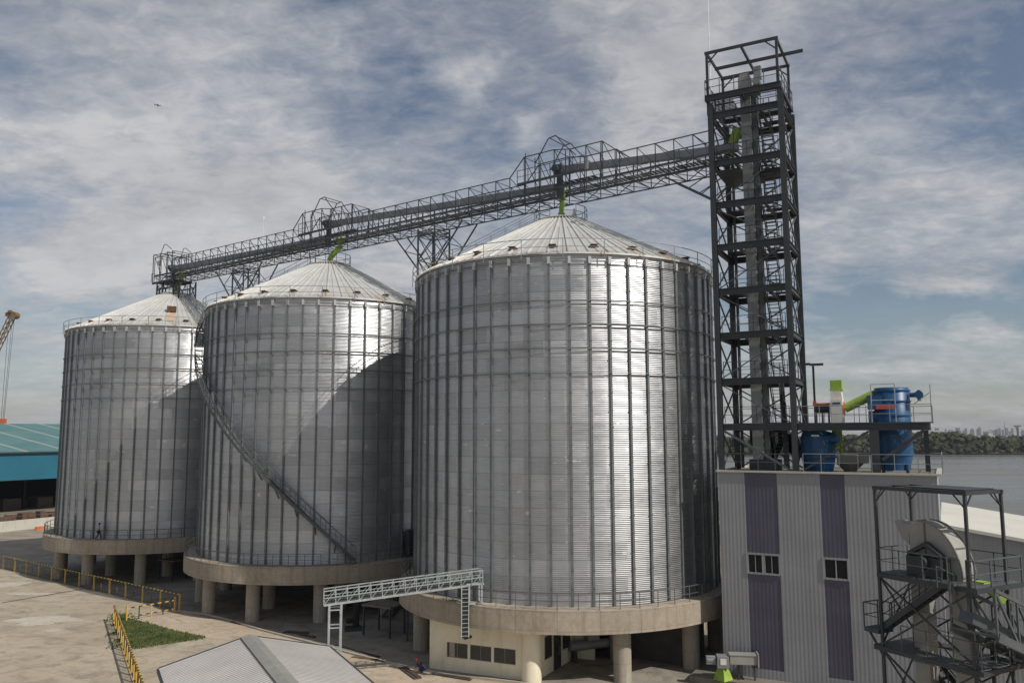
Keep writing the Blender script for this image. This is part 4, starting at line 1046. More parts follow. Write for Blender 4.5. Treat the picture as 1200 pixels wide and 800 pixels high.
# drag conveyors: each span runs low at its start and climbs to its discharge head
sp_ = [(TE, SPC[0] + .2), (SPC[0] - .3, SPC[1] + .2), (SPC[1] - .3, SPC[2] + .3)]
for i, (ta, tb) in enumerate(sp_):
    m = MB(); za, zb_ = (DK + .35, DK + 1.75) if i < 2 else (DK + .2, DK + .75)
    m.bar((ta, -.35, za), (tb, -.35, zb_), .6, .52)
    for q in range(0, int(abs(ta - tb) / 3)): f_ = (q + .5) / (abs(ta - tb) / 3); m.bar((ta + (tb - ta) * f_ - .04, -.35, za + (zb_ - za) * f_), (ta + (tb - ta) * f_ + .04, -.35, za + (zb_ - za) * f_), .68, .60)
    cc_ = m.build('conveyor_trough', 'trough', cv)
    h = MB(); h.box((tb - .1, -.35, zb_ + .05), (.85, .7, .8)); h.tube((tb - .3, -.9, zb_ + .1), (tb - .3, .35, zb_ + .1), .3, 16); h.box((tb + .1, .45, zb_ + .25), (.5, .7, .5)); h.bar((tb - .1, -.35, zb_ - .4), (tb - .1, -.35, DK - .7), .4); h.build('discharge_head', 'mid_steel', cc_)
# raised head platforms
for i, s_ in enumerate(SPC[:2]):
    m = MB(); z = DK + .95
    m.bar((s_ - 3.6, -WG / 2 - .25, z), (s_ + 3.2, -WG / 2 - .25, z), .1, .2); m.bar((s_ - 3.6, WG / 2 + .2, z), (s_ + 3.2, WG / 2 + .2, z), .1, .2)
    for k in range(12): m.box((s_ - 3.4 + k * .55, WG / 2 - .1, z + .1), (.45, .7, .03)); m.box((s_ - 3.4 + k * .55, -WG / 2 + .05, z + .1), (.45, .5, .03))
    railing(m, [(s_ - 3.6, -WG / 2 - .25, z + .1), (s_ + 3.2, -WG / 2 - .25, z + .1)], 1.1, .022, 1.1)
    # davit arch
    for y in (-WG / 2, WG / 2): m.poly([(s_ - 1.9, y, 39.1), (s_ - .5, y, 41.0), (s_ + .25, y, 41.1), (s_ + 1.0, y, 40.2), (s_ + 2.2, y, 39.0)], .07)
    m.bar((s_ - .4, -WG / 2, 41.03), (s_ - .4, WG / 2, 41.03), .07); m.bar((s_ + .2, -WG / 2, 41.08), (s_ + .2, WG / 2, 41.08), .07)
    for x_ in (-2.9, -1.9, 1.2, 4.6):
        for y in (-WG / 2, WG / 2): m.bar((s_ + x_, y, DK), (s_ + x_, y, 40.2 if x_ in (-2.9,) else 39.6), .06)
    m.build('head_platform', 'conv_steel', cv)
# end cage over the far silo
m = MB(); a0 = TEND; zt_ = 39.3
for x_ in (a0, a0 + 1.6, a0 + 3.2, a0 + 4.4):
    for y in (-WG / 2 - .2, WG / 2 + .2): m.bar((x_, y, BOT - .1), (x_, y, zt_), .08)
    m.bar((x_, -WG / 2 - .2, zt_), (x_, WG / 2 + .2, zt_), .07)
for y in (-WG / 2 - .2, WG / 2 + .2):
    m.bar((a0, y, zt_), (a0 + 5, y, zt_ - .3), .07); m.bar((a0, y, BOT - .1), (a0 + 4.6, y, BOT - .1), .12, .25)
    m.poly([(a0 + 1.6, y, 39.0), (a0 + 2.4, y, 40.3), (a0 + 2.9, y, 40.3), (a0 + 4.2, y, 39.5)], .06)
railing(m, [(a0 - .1, -WG / 2 - .3, BOT + .1), (a0 - .1, WG / 2 + .3, BOT + .1)], 1.1, .022, .8)
m.box((a0 + 2.3, 0, BOT - .02), (4.6, 2.4, .06)); m.build('end_cage', 'dark_steel', cv)
MB().tube((a0 + .9, -1.0, 38.2), (a0 + 1.4, -1.0, 38.2), .38, 14).build('tail_drum', 'white_paint', cv)
m = MB()
for x_ in (a0 + .8, a0 + 2.2, a0 + 4.6, a0 + 5.9):
    for y in (-1.15, 1.15): m.bar((x_, y, EAVE + 4.3), (x_, y, BOT - .2), .13)
    m.bar((x_, -1.15, BOT - 1.0), (x_, 1.15, BOT - .3), .08)
for y in (-1.15, 1.15):
    m.bar((a0 + .8, y, BOT - .9), (a0 + 5.9, y, BOT - .9), .10)
    for x_ in (a0 + .8, a0 + 2.2, a0 + 4.6): m.bar((x_, y, EAVE + 4.9), (x_ + 1.3, y, BOT - .3), .07); m.bar((x_ + 1.3, y, EAVE + 4.9), (x_, y, BOT - .3), .07)
m.build('end_support', 'dark_steel', cv)
# knee brace to tower
m = MB()
for y in (-.9, .9):
    m.bar((10.1, y, BOT - .05), (14.2, y, BOT - 2.7), .13); m.bar((11.9, y, BOT - 1.25), (14.4, y, BOT - .1), .06); m.bar((12.9, y, BOT - 1.9), (14.4, y, BOT - 1.0), .06)
m.build('knee_brace', 'conv_steel', cv)
# white panel light on the walkway
MB().box((3.3, -WG / 2 - .1, DK + 1.5), (.25, .1, 1.0)).build('panel', 'galv_light', cv)

def trestle(t, label):
    o = thing('conveyor_trestle', label, 'support', S1 + CD * t, CANG + radians(0), 'lattice trestles carrying the conveyor gallery')
    hw = 1.05
    for x in (-hw, hw):
        for y in (-hw, hw): MB().bar((x, y, 0), (x, y, BOT - .1), .13).build('leg', 'conv_steel', o)
    m = MB(); z = 25.8; step = 2.3
    zl = [.3 + step * k for k in range(16) if .3 + step * k < BOT - .5] + [BOT - .4]
    for k in range(len(zl)):
        z = zl[k]
        for x in (-hw, hw): m.bar((x, -hw, z), (x, hw, z), .07)
        for y in (-hw, hw): m.bar((-hw, y, z), (hw, y, z), .07)
        if k < len(zl) - 1:
            z2_ = zl[k + 1]
            for x in (-hw, hw): m.bar((x, -hw, z), (x, hw, z2_), .06); m.bar((x, hw, z), (x, -hw, z2_), .06)
            for y in (-hw, hw): m.bar((-hw, y, z), (hw, y, z2_), .06); m.bar((hw, y, z), (-hw, y, z2_), .06)
    m.build('bracing', 'conv_steel', o)
    m = MB()
    for y in (-hw, hw):
        for s_ in (-1, 1):
            m.bar((s_ * hw, y, BOT - 4.0), (s_ * (hw + 3.4), y, BOT - .1), .11); m.bar((s_ * hw, y, BOT - .6), (s_ * (hw + 1.7), y, BOT - 2.05), .055)
    for s_ in (-1, 1): m.bar((s_ * (hw + 1.7), -hw, BOT - 2.05), (s_ * (hw + 1.7), hw, BOT - 2.05), .06)
    m.build('knee_brace', 'conv_steel', o); return o
trestle(-14.5, 'dark lattice trestle under the conveyor beside the silo nearest the tower')
trestle(-44.0, 'dark lattice trestle under the conveyor behind the middle silo')
# thin mast far behind conveyor
P = gd(308, 300, 108); m = MB(); m.tube((0, 0, 0), (0, 0, 25), .10, 8, .05); m.tube((0, 0, 25), (0, 0, 45.5), .035, 8, .02); m.tube((0, 0, 45.5), (0, 0, 45.8), .09, 8)
o = m.build('thin_mast', 'mast_white', None, None, (P.x, P.y, 0)); tag(o, 'very thin pale mast rising behind the conveyor left of the middle silo', 'mast')

# ------------------------------------------------------------------ stair tower with hooded elevator at the right
ST = Vector((16.8, 38.0, 0)); sang = radians(-62); sx_ = Vector((cos(sang), sin(sang), 0)); sy_ = Vector((cos(radians(28)), sin(radians(28)), 0))
st = thing('stair_tower', 'open dark green grey steel stair tower with a flat canopy frame at the right', 'tower', ST, sang)
L1, L2 = 4.33, 2.5; CZ, DZ, MZ = 13.68, 9.85, 6.6
for x, y in ((0, 0), (L1, 0), (L1, L2), (0, L2)):
    m = MB(); m.bar((x, y, 0), (x, y, CZ - .08), .115); m.build('post', 'dark_steel', st)
m = MB()
for p, q in (((-.1, 0), (L1 + .1, 0)), ((-.1, L2), (L1 + .1, L2)), ((0, 0), (0, L2)), ((L1, 0), (L1, L2)), ((L1 / 2, 0), (L1 / 2, L2)), ((0, L2 / 2), (L1, L2 / 2)), ((1.0, 0), (1.0, L2))): m.bar((*p, CZ), (*q, CZ), .12, .16)
for x, s_ in ((0, 1), (L1, -1)):
    for y, t_ in ((0, 1), (L2, -1)): m.bar((x, y, CZ - .65), (x + s_ * .5, y, CZ - .08), .05); m.bar((x, y, CZ - .65), (x, y + t_ * .45, CZ - .08), .05)
m.build('canopy_frame', 'dark_steel', st)
m = MB(); m.box2((1.3, .25, CZ + .09), (L1 - .15, L2 - .2, CZ + .13)); m.build('canopy_sheet', 'dark_steel', st)
for z, x0_, x1_, y1_ in ((DZ, -.05, L1 + .25, L2 + .7), (MZ, -.4, L1 + .3, L2 + .3), (3.3, -.3, L1 + .2, L2 + .2)):
    m = MB()
    for y in (-.05, y1_): m.bar((x0_, y, z - .1), (x1_, y, z - .1), .1, .2)
    for x in (x0_, x1_): m.bar((x, -.05, z - .1), (x, y1_, z - .1), .1, .2)
    fr = m.build('platform', 'dark_steel', st)
    g_ = MB(); n_ = int((x1_ - x0_) / .14)
    for i in range(n_):
        x = x0_ + .07 + i * .14
        if 1.2 < x < 3.3: g_.bar((x, 0, z + .01), (x, .75, z + .01), .10, .03); g_.bar((x, L2 - .3, z + .01), (x, y1_, z + .01), .10, .03)
        else: g_.bar((x, 0, z + .01), (x, y1_, z + .01), .10, .03)
    g_.build('grating', 'mid_steel', fr)
    r_ = MB(); railing(r_, [(x0_, y1_, z), (x0_, -.05, z), (x1_ - 1.2, -.05, z)] if z == DZ else [(x0_ + .6, y1_, z), (x1_, y1_, z), (x1_, -.05, z), (x0_ + 1.4, -.05, z)], 1.1, .02, 1.1)
    if z == DZ: railing(r_, [(x1_ - .35, -.05, z), (x1_, -.05, z), (x1_, y1_, z), (x0_, y1_, z)], 1.1, .025, 1.1)
    r_.build('railing', 'mid_steel', fr)
m = MB()
for za, zb_ in ((.2, 3.1), (3.4, MZ - .2), (MZ + .1, DZ - .2)):
    for y in (0, L2): m.bar((0, y, za), (L1, y, zb_), .07); m.bar((L1, y + .03, za), (0, y + .03, zb_), .07)
    for x in (0, L1): m.bar((x, 0, za), (x, L2, zb_), .06); m.bar((x + .03, L2, za), (x + .03, 0, zb_), .06)
m.build('bracing', 'dark_steel', st)
def flight(parent, p, q, wv, n_, mat='dark_steel', name='stair_flight'):
    f = MB(); p = Vector(p); q = Vector(q); wv = Vector(wv); up = Vector((0, 0, 1))
    for a_, b_ in ((p, q), (p + wv, q + wv)):
        f.bar(a_, b_, .05, .26); f.bar(a_ + up, b_ + up, .045); f.bar(a_ + up * .5, b_ + up * .5, .03)
        for j_ in range(5): f.bar(a_.lerp(b_, j_ / 4), a_.lerp(b_, j_ / 4) + up, .035)
    for j_ in range(n_):
        c_ = p.lerp(q, (j_ + .5) / n_); f.bar(c_, c_ + wv, .24, .03)
    return f.build(name, mat, parent)
flight(st, (-.15, .08, MZ + .75), (3.0, .08, DZ - .1), (0, .7, 0), 13)
flight(st, (3.6, L2 - .9, 3.4), (.4, L2 - .9, MZ - .1), (0, .7, 0), 12)
m = MB(); z = MZ + .7; m.box2((-.85, -.15, z - .18), (-.08, .85, z)); m.bar((-.8, .1, z - .15), (-.05, .1, z - 1.2), .08)
railing(m, [(-.1, .85, z), (-.85, .85, z), (-.85, -.12, z), (-.1, -.12, z)], 1.1, .022, .9); m.build('landing', 'dark_steel', st)
# hooded elevator head with two trunks
he = thing('hooded_elevator', 'grey elevator with a half round hood and snout under the canopy frame', 'elevator', ST + sx_ * 2.15 + sy_ * 1.35, sang)
hz = DZ + .55
arc = [(-.62 + 1.9 * cos(radians(a_)), hz - .55 + 2.4 * sin(radians(a_))) for a_ in range(4, 99, 6)]
m = MB(); m.prism_y([(1.27, hz - .55)] + arc + [(-1.15, hz + 1.65), (-1.22, hz - .55)], -.42, .42); m.build('hood', 'hood_grey', he)
m = MB(); m.prism_y([(-1.24, hz + .75), (-1.62, hz + 1.0), (-1.95, hz + 1.72), (-1.85, hz + 1.78), (-1.17, hz + 1.62)], -.38, .38); m.build('snout', 'hood_grey', he)
m = MB()
for s_ in (-.46, .46):
    for (x0_, z0_), (x1_, z1_) in zip(arc, arc[1:]): m.bar((x0_ + .02, s_, z0_ + .02), (x1_ + .02, s_, z1_ + .02), .07, .05)
    m.bar((-1.2, s_, hz + .38), (1.12, s_, hz + .38), .06)
for k in (0, 5, 10, 15): m.bar((arc[k][0] + .02, -.46, arc[k][1] + .02), (arc[k][0] + .02, .46, arc[k][1] + .02), .05)
m.bar((-.4, -.46, hz + .3), (-.4, -.46, hz + 1.8), .05); m.build('hood_flange', 'frame_alu', he)
m = MB(); m.prism_y([(-1.05, hz + .5), (-.2, hz + 1.0), (.55, hz + .5), (.55, hz + .35), (-.2, hz + .8), (-1.05, hz + .35)], -.8, -.48)
m.box2((-1.1, -.85, hz - .5), (.6, -.5, hz + .34)); m.tube((-.25, -1.1, hz + .1), (-.25, -.5, hz + .1), .3, 14); m.build('drive', 'dark_steel', he)
for x in (-.95, .95):
    m = MB(); m.box2((x - .36, -.33, .1), (x + .36, .33, hz - .56))
    for k in range(4): m.box((x, 0, 1.6 + k * 2.2), (.84, .78, .06))
    m.build('trunk', 'hood_grey', he)
m = MB(); m.bar((1.75, .2, hz - .6), (2.15, .9, hz - 1.25), .34); m.box((1.75, .1, hz - .52), (.5, .5, .10)); m.build('outlet_spout', 'lime', he)
# inclined gallery leaving to the right
g0 = ST + sx_ * (L1 + .3) - sy_ * .4
gg = thing('inclined_conveyor', 'grey inclined conveyor gallery sloping down out of the picture at the lower right', 'conveyor', g0, radians(28))
sl_ = -.40; Lg = 14; zt0, zb0 = 10.0, 8.2
for nm, ys in (('near_truss', (-.95,)), ('far_truss', (.95,))):
    m = MB()
    for y in ys:
        m.bar((0, y, zt0), (Lg, y, zt0 + sl_ * Lg), .12, .14); m.bar((0, y, zb0), (Lg, y, zb0 + sl_ * Lg), .16, .34)
        for k in range(11):
            t = k * Lg / 10; m.bar((t, y, zb0 + sl_ * t), (t, y, zt0 + sl_ * t), .08)
            if k < 10: t2 = t + Lg / 10; m.bar((t, y, zt0 + sl_ * t), (t2, y, zb0 + sl_ * t2), .09)
    m.build(nm, 'mid_steel', gg)
m = MB(); m.bar((0, .3, zb0 + .55), (Lg, .3, zb0 + .55 + sl_ * Lg), .6, .45); m.build('conveyor_trough', 'conv_steel', gg)
m = MB()
for k in range(46): t = .2 + k * .34; m.box((t, -.5, zb0 + .2 + sl_ * t), (.28, .6, .03))
for k in range(10): t = k * Lg / 10; m.bar((t, -.95, zb0 + sl_ * t), (t, .95, zb0 + sl_ * t), .1)
railing(m, [(0, 1.5, zt0 - .3), (Lg, 1.5, zt0 - .3 + sl_ * Lg)], .9, .02, 1.4); m.build('walkway', 'conv_steel', gg)
for t in (2.6, 9.0):
    m = MB()
    for y in (-.95, .95): m.bar((t, y, 0), (t, y, zb0 + sl_ * t - .17), .12)
    m.bar((t, -.95, 1), (t, .95, 3.5), .07); m.build('leg', 'dark_steel', gg)

# ------------------------------------------------------------------ yellow fences
def fence(p, q, n, h, label, name='yellow_fence'):
    p, q = Vector((*p, 0)), Vector((*q, 0)); Lf = (q - p).length
    f = thing(name, label, 'fence', p, atan2((q - p).y, (q - p).x))
    pm = MB(); pm.box2((-.055, -.055, 0), (.055, .055, h + .05)); pm.box2((-.12, -.12, 0), (.12, .12, .03)); me = pm.mesh('post', 'yellow')
    for k in range(n + 1): link('post', me, f, loc=(Lf * k / n, 0, 0))
    r = MB(); r.bar((0, 0, h), (Lf, 0, h), .09); r.build('top_rail', 'hazard', f)
    m = MB()
    for k in range(n):
        a_, b_ = Lf * k / n + .1, Lf * (k + 1) / n - .1
        m.bar((a_, 0, .18), (b_, 0, .18), .05); m.bar((a_, 0, h - .16), (b_, 0, h - .16), .04)
        for j_ in range(1, 12): x = a_ + (b_ - a_) * j_ / 12; m.bar((x, 0, .18), (x, 0, h - .16), .012)
    m.build('infill', 'dark_steel', f)
    m = MB()
    for k in range(n): x = Lf * (k + .5) / n; m.bar((x, -.03, h * .30), (x, -.03, h * .62), .05)
    m.build('marker_bars', 'hazard', f); return f
fence((-62.2, 101.05), (-30.8, 76.9), 12, 1.55, 'long yellow and black fence along the edge of the yard by the farthest silo')
fence((-62.2 - 31.4, 101.05 + 24.15), (-62.2, 101.05), 12, 1.55, 'yellow and black fence entering at the left edge, beyond the yard') if False else None
fence((-34.9, 72.9), (-19.6, 45.9), 17, 1.45, 'yellow fence running towards the camera with its shadow on the yard')
def barrier(p, q, n, label):
    p, q = Vector((*p, 0)), Vector((*q, 0)); Lf = (q - p).length
    f = thing('pipe_barrier', label, 'barrier', p, atan2((q - p).y, (q - p).x)); h = 1.1
    for k in range(n + 1):
        m = MB(); w_ = .12 if k in (0, n) else .07; m.box2((Lf * k / n - w_ / 2, -w_ / 2, 0), (Lf * k / n + w_ / 2, w_ / 2, h + (.3 if k in (0, n) else 0))); m.build('post', 'yellow' if k in (0, n) else 'hazard', f)
    MB().bar((0, 0, h), (Lf, 0, h), .08).build('top_rail', 'hazard', f); MB().bar((0, 0, .35), (Lf, 0, .35), .06).build('lower_rail', 'hazard', f); return f
barrier((-33.86, 73.06), (-31.1, 76.6), 4, 'short black and yellow pipe barrier between the two yellow fences')

# ------------------------------------------------------------------ left background: warehouse, wall, crane
E0 = Vector((-104.6, 165, 0)) - UY * 30; wh = thing('warehouse', 'large open warehouse with a teal fascia and striped teal roof behind the farthest silo', 'warehouse', E0, radians(62))
WL = 120
m = MB(); m.add([(-1, -.4, 12.75), (WL, -.4, 12.75), (WL, 40, 19.2), (-1, 40, 19.2), (-1, -.4, 12.6), (WL, -.4, 12.6), (WL, 40, 19.0), (-1, 40, 19.0)], [(0, 1, 2, 3), (7, 6, 5, 4), (0, 4, 5, 1), (1, 5, 6, 2), (3, 2, 6, 7), (0, 3, 7, 4)]); m.build('roof', 'teal_roof', wh)
MB().box2((0, 0, 7.0), (WL, .3, 12.55)).build('fascia', 'teal_fascia', wh)
MB().box2((-.5, -.6, 12.5), (WL, -.42, 12.8)).build('gutter', 'dark_steel', wh)
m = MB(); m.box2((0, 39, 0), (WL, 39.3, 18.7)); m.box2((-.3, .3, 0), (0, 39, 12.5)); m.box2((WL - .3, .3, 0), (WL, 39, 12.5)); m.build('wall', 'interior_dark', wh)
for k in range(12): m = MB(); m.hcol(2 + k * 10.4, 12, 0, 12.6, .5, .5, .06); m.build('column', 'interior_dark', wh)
m = MB()
for k in range(16):
    hh = random.uniform(1.0, 2.6); m.box((4 + k * 7.2, 14 + random.uniform(-3, 3), hh / 2), (random.uniform(3, 6), 4, hh))
o = m.build('cargo_stacks', 'wood_dark', None, None, E0, radians(62)); o['kind'] = 'stuff'; o['label'] = 'dim stacked cargo inside the open warehouse'
p0 = gz(0, 619.5); p1_ = p0 + UY * 45; p0 = p0 - UY * 12
lw = thing('low_wall', 'low pale concrete wall with a pipe railing in front of the warehouse', 'wall', p0, radians(62))
MB().box2((0, 0, 0), (57, .4, 1.7)).build('wall_body', 'pale_wall', lw)
m = MB(); railing(m, [(0, .2, 1.7), (57, .2, 1.7)], 1.3, .05, 6.5, 1); m.build('railing', 'mid_steel', lw)
m = MB()
for k in range(60): m.box((random.uniform(0, 57), 4 + random.uniform(0, 3), 1 + random.uniform(0, 1.1)), (random.uniform(1, 3), 1.5, random.uniform(.4, 1.2)))
o = m.build('scrap_pile', 'rust', None, None, p0, radians(62)); o['kind'] = 'stuff'; o['label'] = 'brownish heaped material behind the low pale wall'
q = gz(45, 617); MB_ = MB(); MB_.prism_y([(-.8, 0), (.8, 0), (.65, .55), (-.65, .55)], -.25, .25); o = MB_.build('road_barrier', 'orange', None, None, (q.x, q.y, 0), radians(62)); tag(o, 'small orange plastic road barrier at the foot of the low pale wall', 'barrier')
# crane jib
tip = gd(15, 366, 210); base = gd(-60, 520, 210)
cr = thing('crane', 'weathered yellow lattice crane jib at the upper left edge with hanging ropes', 'crane', (base.x, base.y, 0), 0)
bl0 = Vector((0, 0, base.z)); tp = Vector((tip.x - base.x, 0, tip.z)); d_ = (tp - bl0).normalized(); nn_ = Vector((-d_.z, 0, d_.x)); m = MB(); LL = (tp - bl0).length
cor = [(nn_ * a_ + Vector((0, b_, 0))) for a_ in (-.7, .7) for b_ in (-.7, .7)]
for c_ in cor: m.bar(bl0 + c_, tp + c_ * .8, .18)
for k in range(int(LL / 1.6)):
    f0, f1 = k * 1.6 / LL, (k + 1) * 1.6 / LL
    for a_, b_ in ((0, 1), (2, 3), (0, 2), (1, 3)): m.bar(bl0.lerp(tp, f0) + cor[a_], bl0.lerp(tp, f1) + cor[b_], .12)
m.build('jib', 'crane_yellow', cr)
m = MB(); m.box(tp + Vector((-.3, 0, .2)), (2.4, 1.6, 1.0)); m.tube(tp + Vector((.6, -.9, 0)), tp + Vector((.6, .9, 0)), .9, 14); m.box(tp + Vector((-.2, -.9, .9)), (.9, .6, .6)); m.build('jib_head', 'crane_yellow', cr)
m = MB(); hk = gd(2, 490, 210); hx_ = hk.x - base.x
for dx in (0, .5, 1.4): m.tube(tp + Vector((.5 - dx, 0, -.5)), (hx_ + .4 - dx * .5, 0, hk.z), .05, 5)
m.build('ropes', 'dark_steel', cr)
m = MB(); m.box((hx_ + .2, 0, hk.z - .3), (1.5, .8, 2.0)); m.build('hook_block', 'orange', cr)
m = MB(); m.tube((0, 0, 0), (0, 0, base.z), 1.2, 16); m.box((0, 0, base.z - 1), (5, 4, 4)); m.build('pedestal', 'crane_yellow', cr)

# ------------------------------------------------------------------ things under and around the silos
def deck_table(px, py, w_, d_, h, label, name='steel_platform'):
    c = gz(px, py); o = thing(name, label, 'platform', c, YAW)
    for x in (-w_ / 2, w_ / 2):
        for y in (-d_ / 2, d_ / 2): MB().bar((x, y, 0), (x, y, h), .12).build('leg', 'dark_steel', o)
    m = MB(); m.box((0, 0, h), (w_ + .3, d_ + .3, .12)); m.build('deck', 'dock_concrete', o)
    m = MB(); railing(m, [(-w_ / 2, -d_ / 2, h), (w_ / 2, -d_ / 2, h)], 1.0, .025, 1.2); m.build('railing', 'mid_steel', o); return o
deck_table(448, 742, 2.6, 2.0, 2.4, 'steel platform on legs in the gap right of the middle silo')
deck_table(200, 676, 2.2, 1.8, 2.2, 'small grey steel platform beneath the farthest silo')
c = gz(412, 737); pu = thing('pump', 'black upright pump on a plinth in the shade between the silos', 'pump', c, .3)
MB().box((0, 0, .15), (1.4, .9, .3)).build('plinth', 'dark_steel', pu); m = MB(); m.tube((.2, 0, .3), (.2, 0, 1.9), .28, 14); m.tube((.2, 0, .8), (-.6, 0, .8), .2, 10); m.box((.2, 0, 2.0), (.4, .4, .3)); m.build('motor', 'interior_dark', pu)
# access stair from the ground to the slab ledge between silos 1 and 2
as_ = thing('access_stair', 'dark steel stair climbing to the slab ledge between the two nearest silos', 'stair', (0, 0, 0), 0)
a_ = gz(446, 722); b_ = gd(480, 655, 66.0); b_.z = SZ; flight(as_, a_, b_, (.9, .35, 0), 20, 'dark_steel', 'flight')
m = MB(); m.box((b_.x + .9, b_.y + .8, SZ - .08), (2.4, 1.8, .12)); railing(m, [(b_.x - .3, b_.y - .1, SZ), (b_.x - .3, b_.y + 1.7, SZ), (b_.x + 2.1, b_.y + 1.7, SZ)], 1.1, .025, 1.2)
for x, y in ((b_.x - .2, b_.y), (b_.x + 2, b_.y), (b_.x + 2, b_.y + 1.6)): m.bar((x, y, 0), (x, y, SZ - .1), .12)
m.build('top_landing', 'dark_steel', as_)
# switch cabinet on the middle silo's ledge
th_ = radians(-37); q = Vector((SIL[1][0] + 12.55 * cos(th_), SIL[1][1] + 12.55 * sin(th_), SZ))
sw = thing('switch_cabinet', 'dark blue switch cabinet with pale labels on the ledge between the silos', 'cabinet', q, th_ + pi / 2)
m = MB(); m.box((0, 0, 1.35), (1.5, .5, 2.3)); m.box((0, 0, .1), (1.4, .45, .2)); m.build('body', 'dark_steel', sw)
for x in (-.35, .35): MB().box((x, -.27, 1.35), (.64, .03, 2.1)).build('door', 'trousers_dark', sw)
for z in (2.05, 1.55): MB().box((.15, -.30, z), (.5, .02, .16)).build('label_plate', 'frame_alu', sw)

# machinery seen in the shade under silo 1
c = gz(690, 790); mm = thing('screw_conveyor', 'dim grey screw conveyor drive in the shade under the nearest silo', 'machine', (c.x + .4, c.y + 3.5, 0), .4)
MB().tube((-1.8, 0, 1.1), (1.8, 0, 1.1), .35, 14).build('tube', 'trunk_grey', mm); MB().box((0, 0, 1.9), (.9, .8, .9)).build('motor', 'trunk_grey', mm)
for x in (-1.4, 1.4): MB().box((x, 0, .4), (.2, .6, .8)).build('leg', 'dark_steel', mm)

c = gz(495, 752); pf = thing('pipe_stand', 'small white pipe stand at the left corner of the cream room', 'pipe', c, 0)
m = MB(); m.bar((0, 0, 0), (0, 0, 2.9), .09); m.bar((0, 0, 2.9), (.5, .2, 2.9), .08); m.bar((0, 0, 2.1), (.5, .2, 2.1), .06); m.build('pipe', 'white_paint', pf)
# timber and debris on the sand
def plank(px, py, L_, w_, rz, mat, label):
    c = gz(px, py); m = MB(); m.box((0, 0, .04), (L_, w_, .06)); m.box((L_ * .05, w_ * .15, .095), (L_ * .8, w_ * .55, .04), .04)
    o = m.build('plank', mat, None, None, (c.x, c.y, .02), rz); tag(o, label, 'plank', 'loose timber on the ground'); return o
plank(428, 771, 2.6, .28, radians(-24), 'wood', 'pale weathered plank lying on the sand beside the pipe bridge legs')
plank(446, 774, 2.2, .22, radians(-30), 'wood_dark', 'darker plank on the sand, right of the pale weathered plank')
plank(478, 788, 3.0, .55, radians(-62), 'wood_dark', 'dark flat board on the sand near the crouching worker')
plank(527, 793, 3.0, .3, radians(-28), 'wood_dark', 'dark plank by the kerb below the cream room')
plank(345, 740, 2.2, .4, radians(-15), 'wood_dark', 'dark plank at the kerb in front of the middle silo')
plank(358, 744, 1.8, .3, radians(-35), 'rust', 'reddish board at the kerb behind the shed ridge')
plank(275, 728, 1.6, .25, radians(-40), 'rust', 'short rusty board on the kerb left of the shed')

# ------------------------------------------------------------------ people (skinned skeletons)
def skin_obj(name, verts, edges, radii, mat, parent, root=0, sub=1):
    me = bpy.data.meshes.new(name); me.from_pydata(verts, edges, []); me.materials.append(M[mat])
    o = bpy.data.objects.new(name, me); COL.objects.link(o); o.parent = parent
    md = o.modifiers.new('Skin', 'SKIN'); md.use_smooth_shade = True
    for i, r in enumerate(radii):
        rr_ = r if isinstance(r, tuple) else (r, r); me.skin_vertices[0].data[i].radius = rr_
    me.skin_vertices[0].data[root].use_root = True
    s_ = o.modifiers.new('Subsurf', 'SUBSURF'); s_.levels = sub; s_.render_levels = sub
    return o
def person(loc, rz, label, J, top, bottom, hat, hatmat):
    p = thing('person', label, 'person', loc, rz)
    names = list(J); idx = {n_: i for i, n_ in enumerate(names)}
    rad = dict(pelvis=(.15, .11), waist=(.13, .10), chest=(.17, .115), neck=.055, jaw=(.065, .075), head=(.085, .10), crown=(.07, .08), sl=.06, el=.042, wl=.03, hl=.035, fl=.02, sr=.06, er=.042, wr=.03, hr=.035, fr=.02, hpl=.09, kl=.06, al=.042, tl=.035, hpr=.09, kr=.06, ar=.042, trr=.035)
    E = [('pelvis', 'waist'), ('waist', 'chest'), ('chest', 'neck'), ('neck', 'jaw'), ('jaw', 'head'), ('head', 'crown'), ('chest', 'sl'), ('sl', 'el'), ('el', 'wl'), ('wl', 'hl'), ('hl', 'fl'), ('chest', 'sr'), ('sr', 'er'), ('er', 'wr'), ('wr', 'hr'), ('hr', 'fr'),
         ('pelvis', 'hpl'), ('hpl', 'kl'), ('kl', 'al'), ('al', 'tl'), ('pelvis', 'hpr'), ('hpr', 'kr'), ('kr', 'ar'), ('ar', 'trr')]
    skin_obj('body', [J[n_] for n_ in names], [(idx[a_], idx[b_]) for a_, b_ in E], [rad[n_] for n_ in names], 'skin', p, idx['pelvis'])
    def sub(nm, keep, mat, k):
        kk = [n_ for n_ in names if n_ in keep]; ii = {n_: i for i, n_ in enumerate(kk)}
        ee = [(ii[a_], ii[b_]) for a_, b_ in E if a_ in ii and b_ in ii]
        rr_ = [tuple(v + k for v in rad[n_]) if isinstance(rad[n_], tuple) else rad[n_] + k for n_ in kk]
        skin_obj(nm, [J[n_] for n_ in kk], ee, rr_, mat, p, 0)
    sub('shirt', ('waist', 'chest', 'sl', 'el', 'sr', 'er'), top, .018)
    sub('trousers', ('pelvis', 'hpl', 'kl', 'al', 'hpr', 'kr', 'ar'), bottom, .02)
    h = Vector(J['head']); m = MB(); m.lathe([(.125, .0), (.13, .04), (.11, .10), (.06, .145), (.001, .155)], 16, c=(h.x, h.y, h.z + .0)); m.build('helmet' if hat else 'hair', hatmat, p)
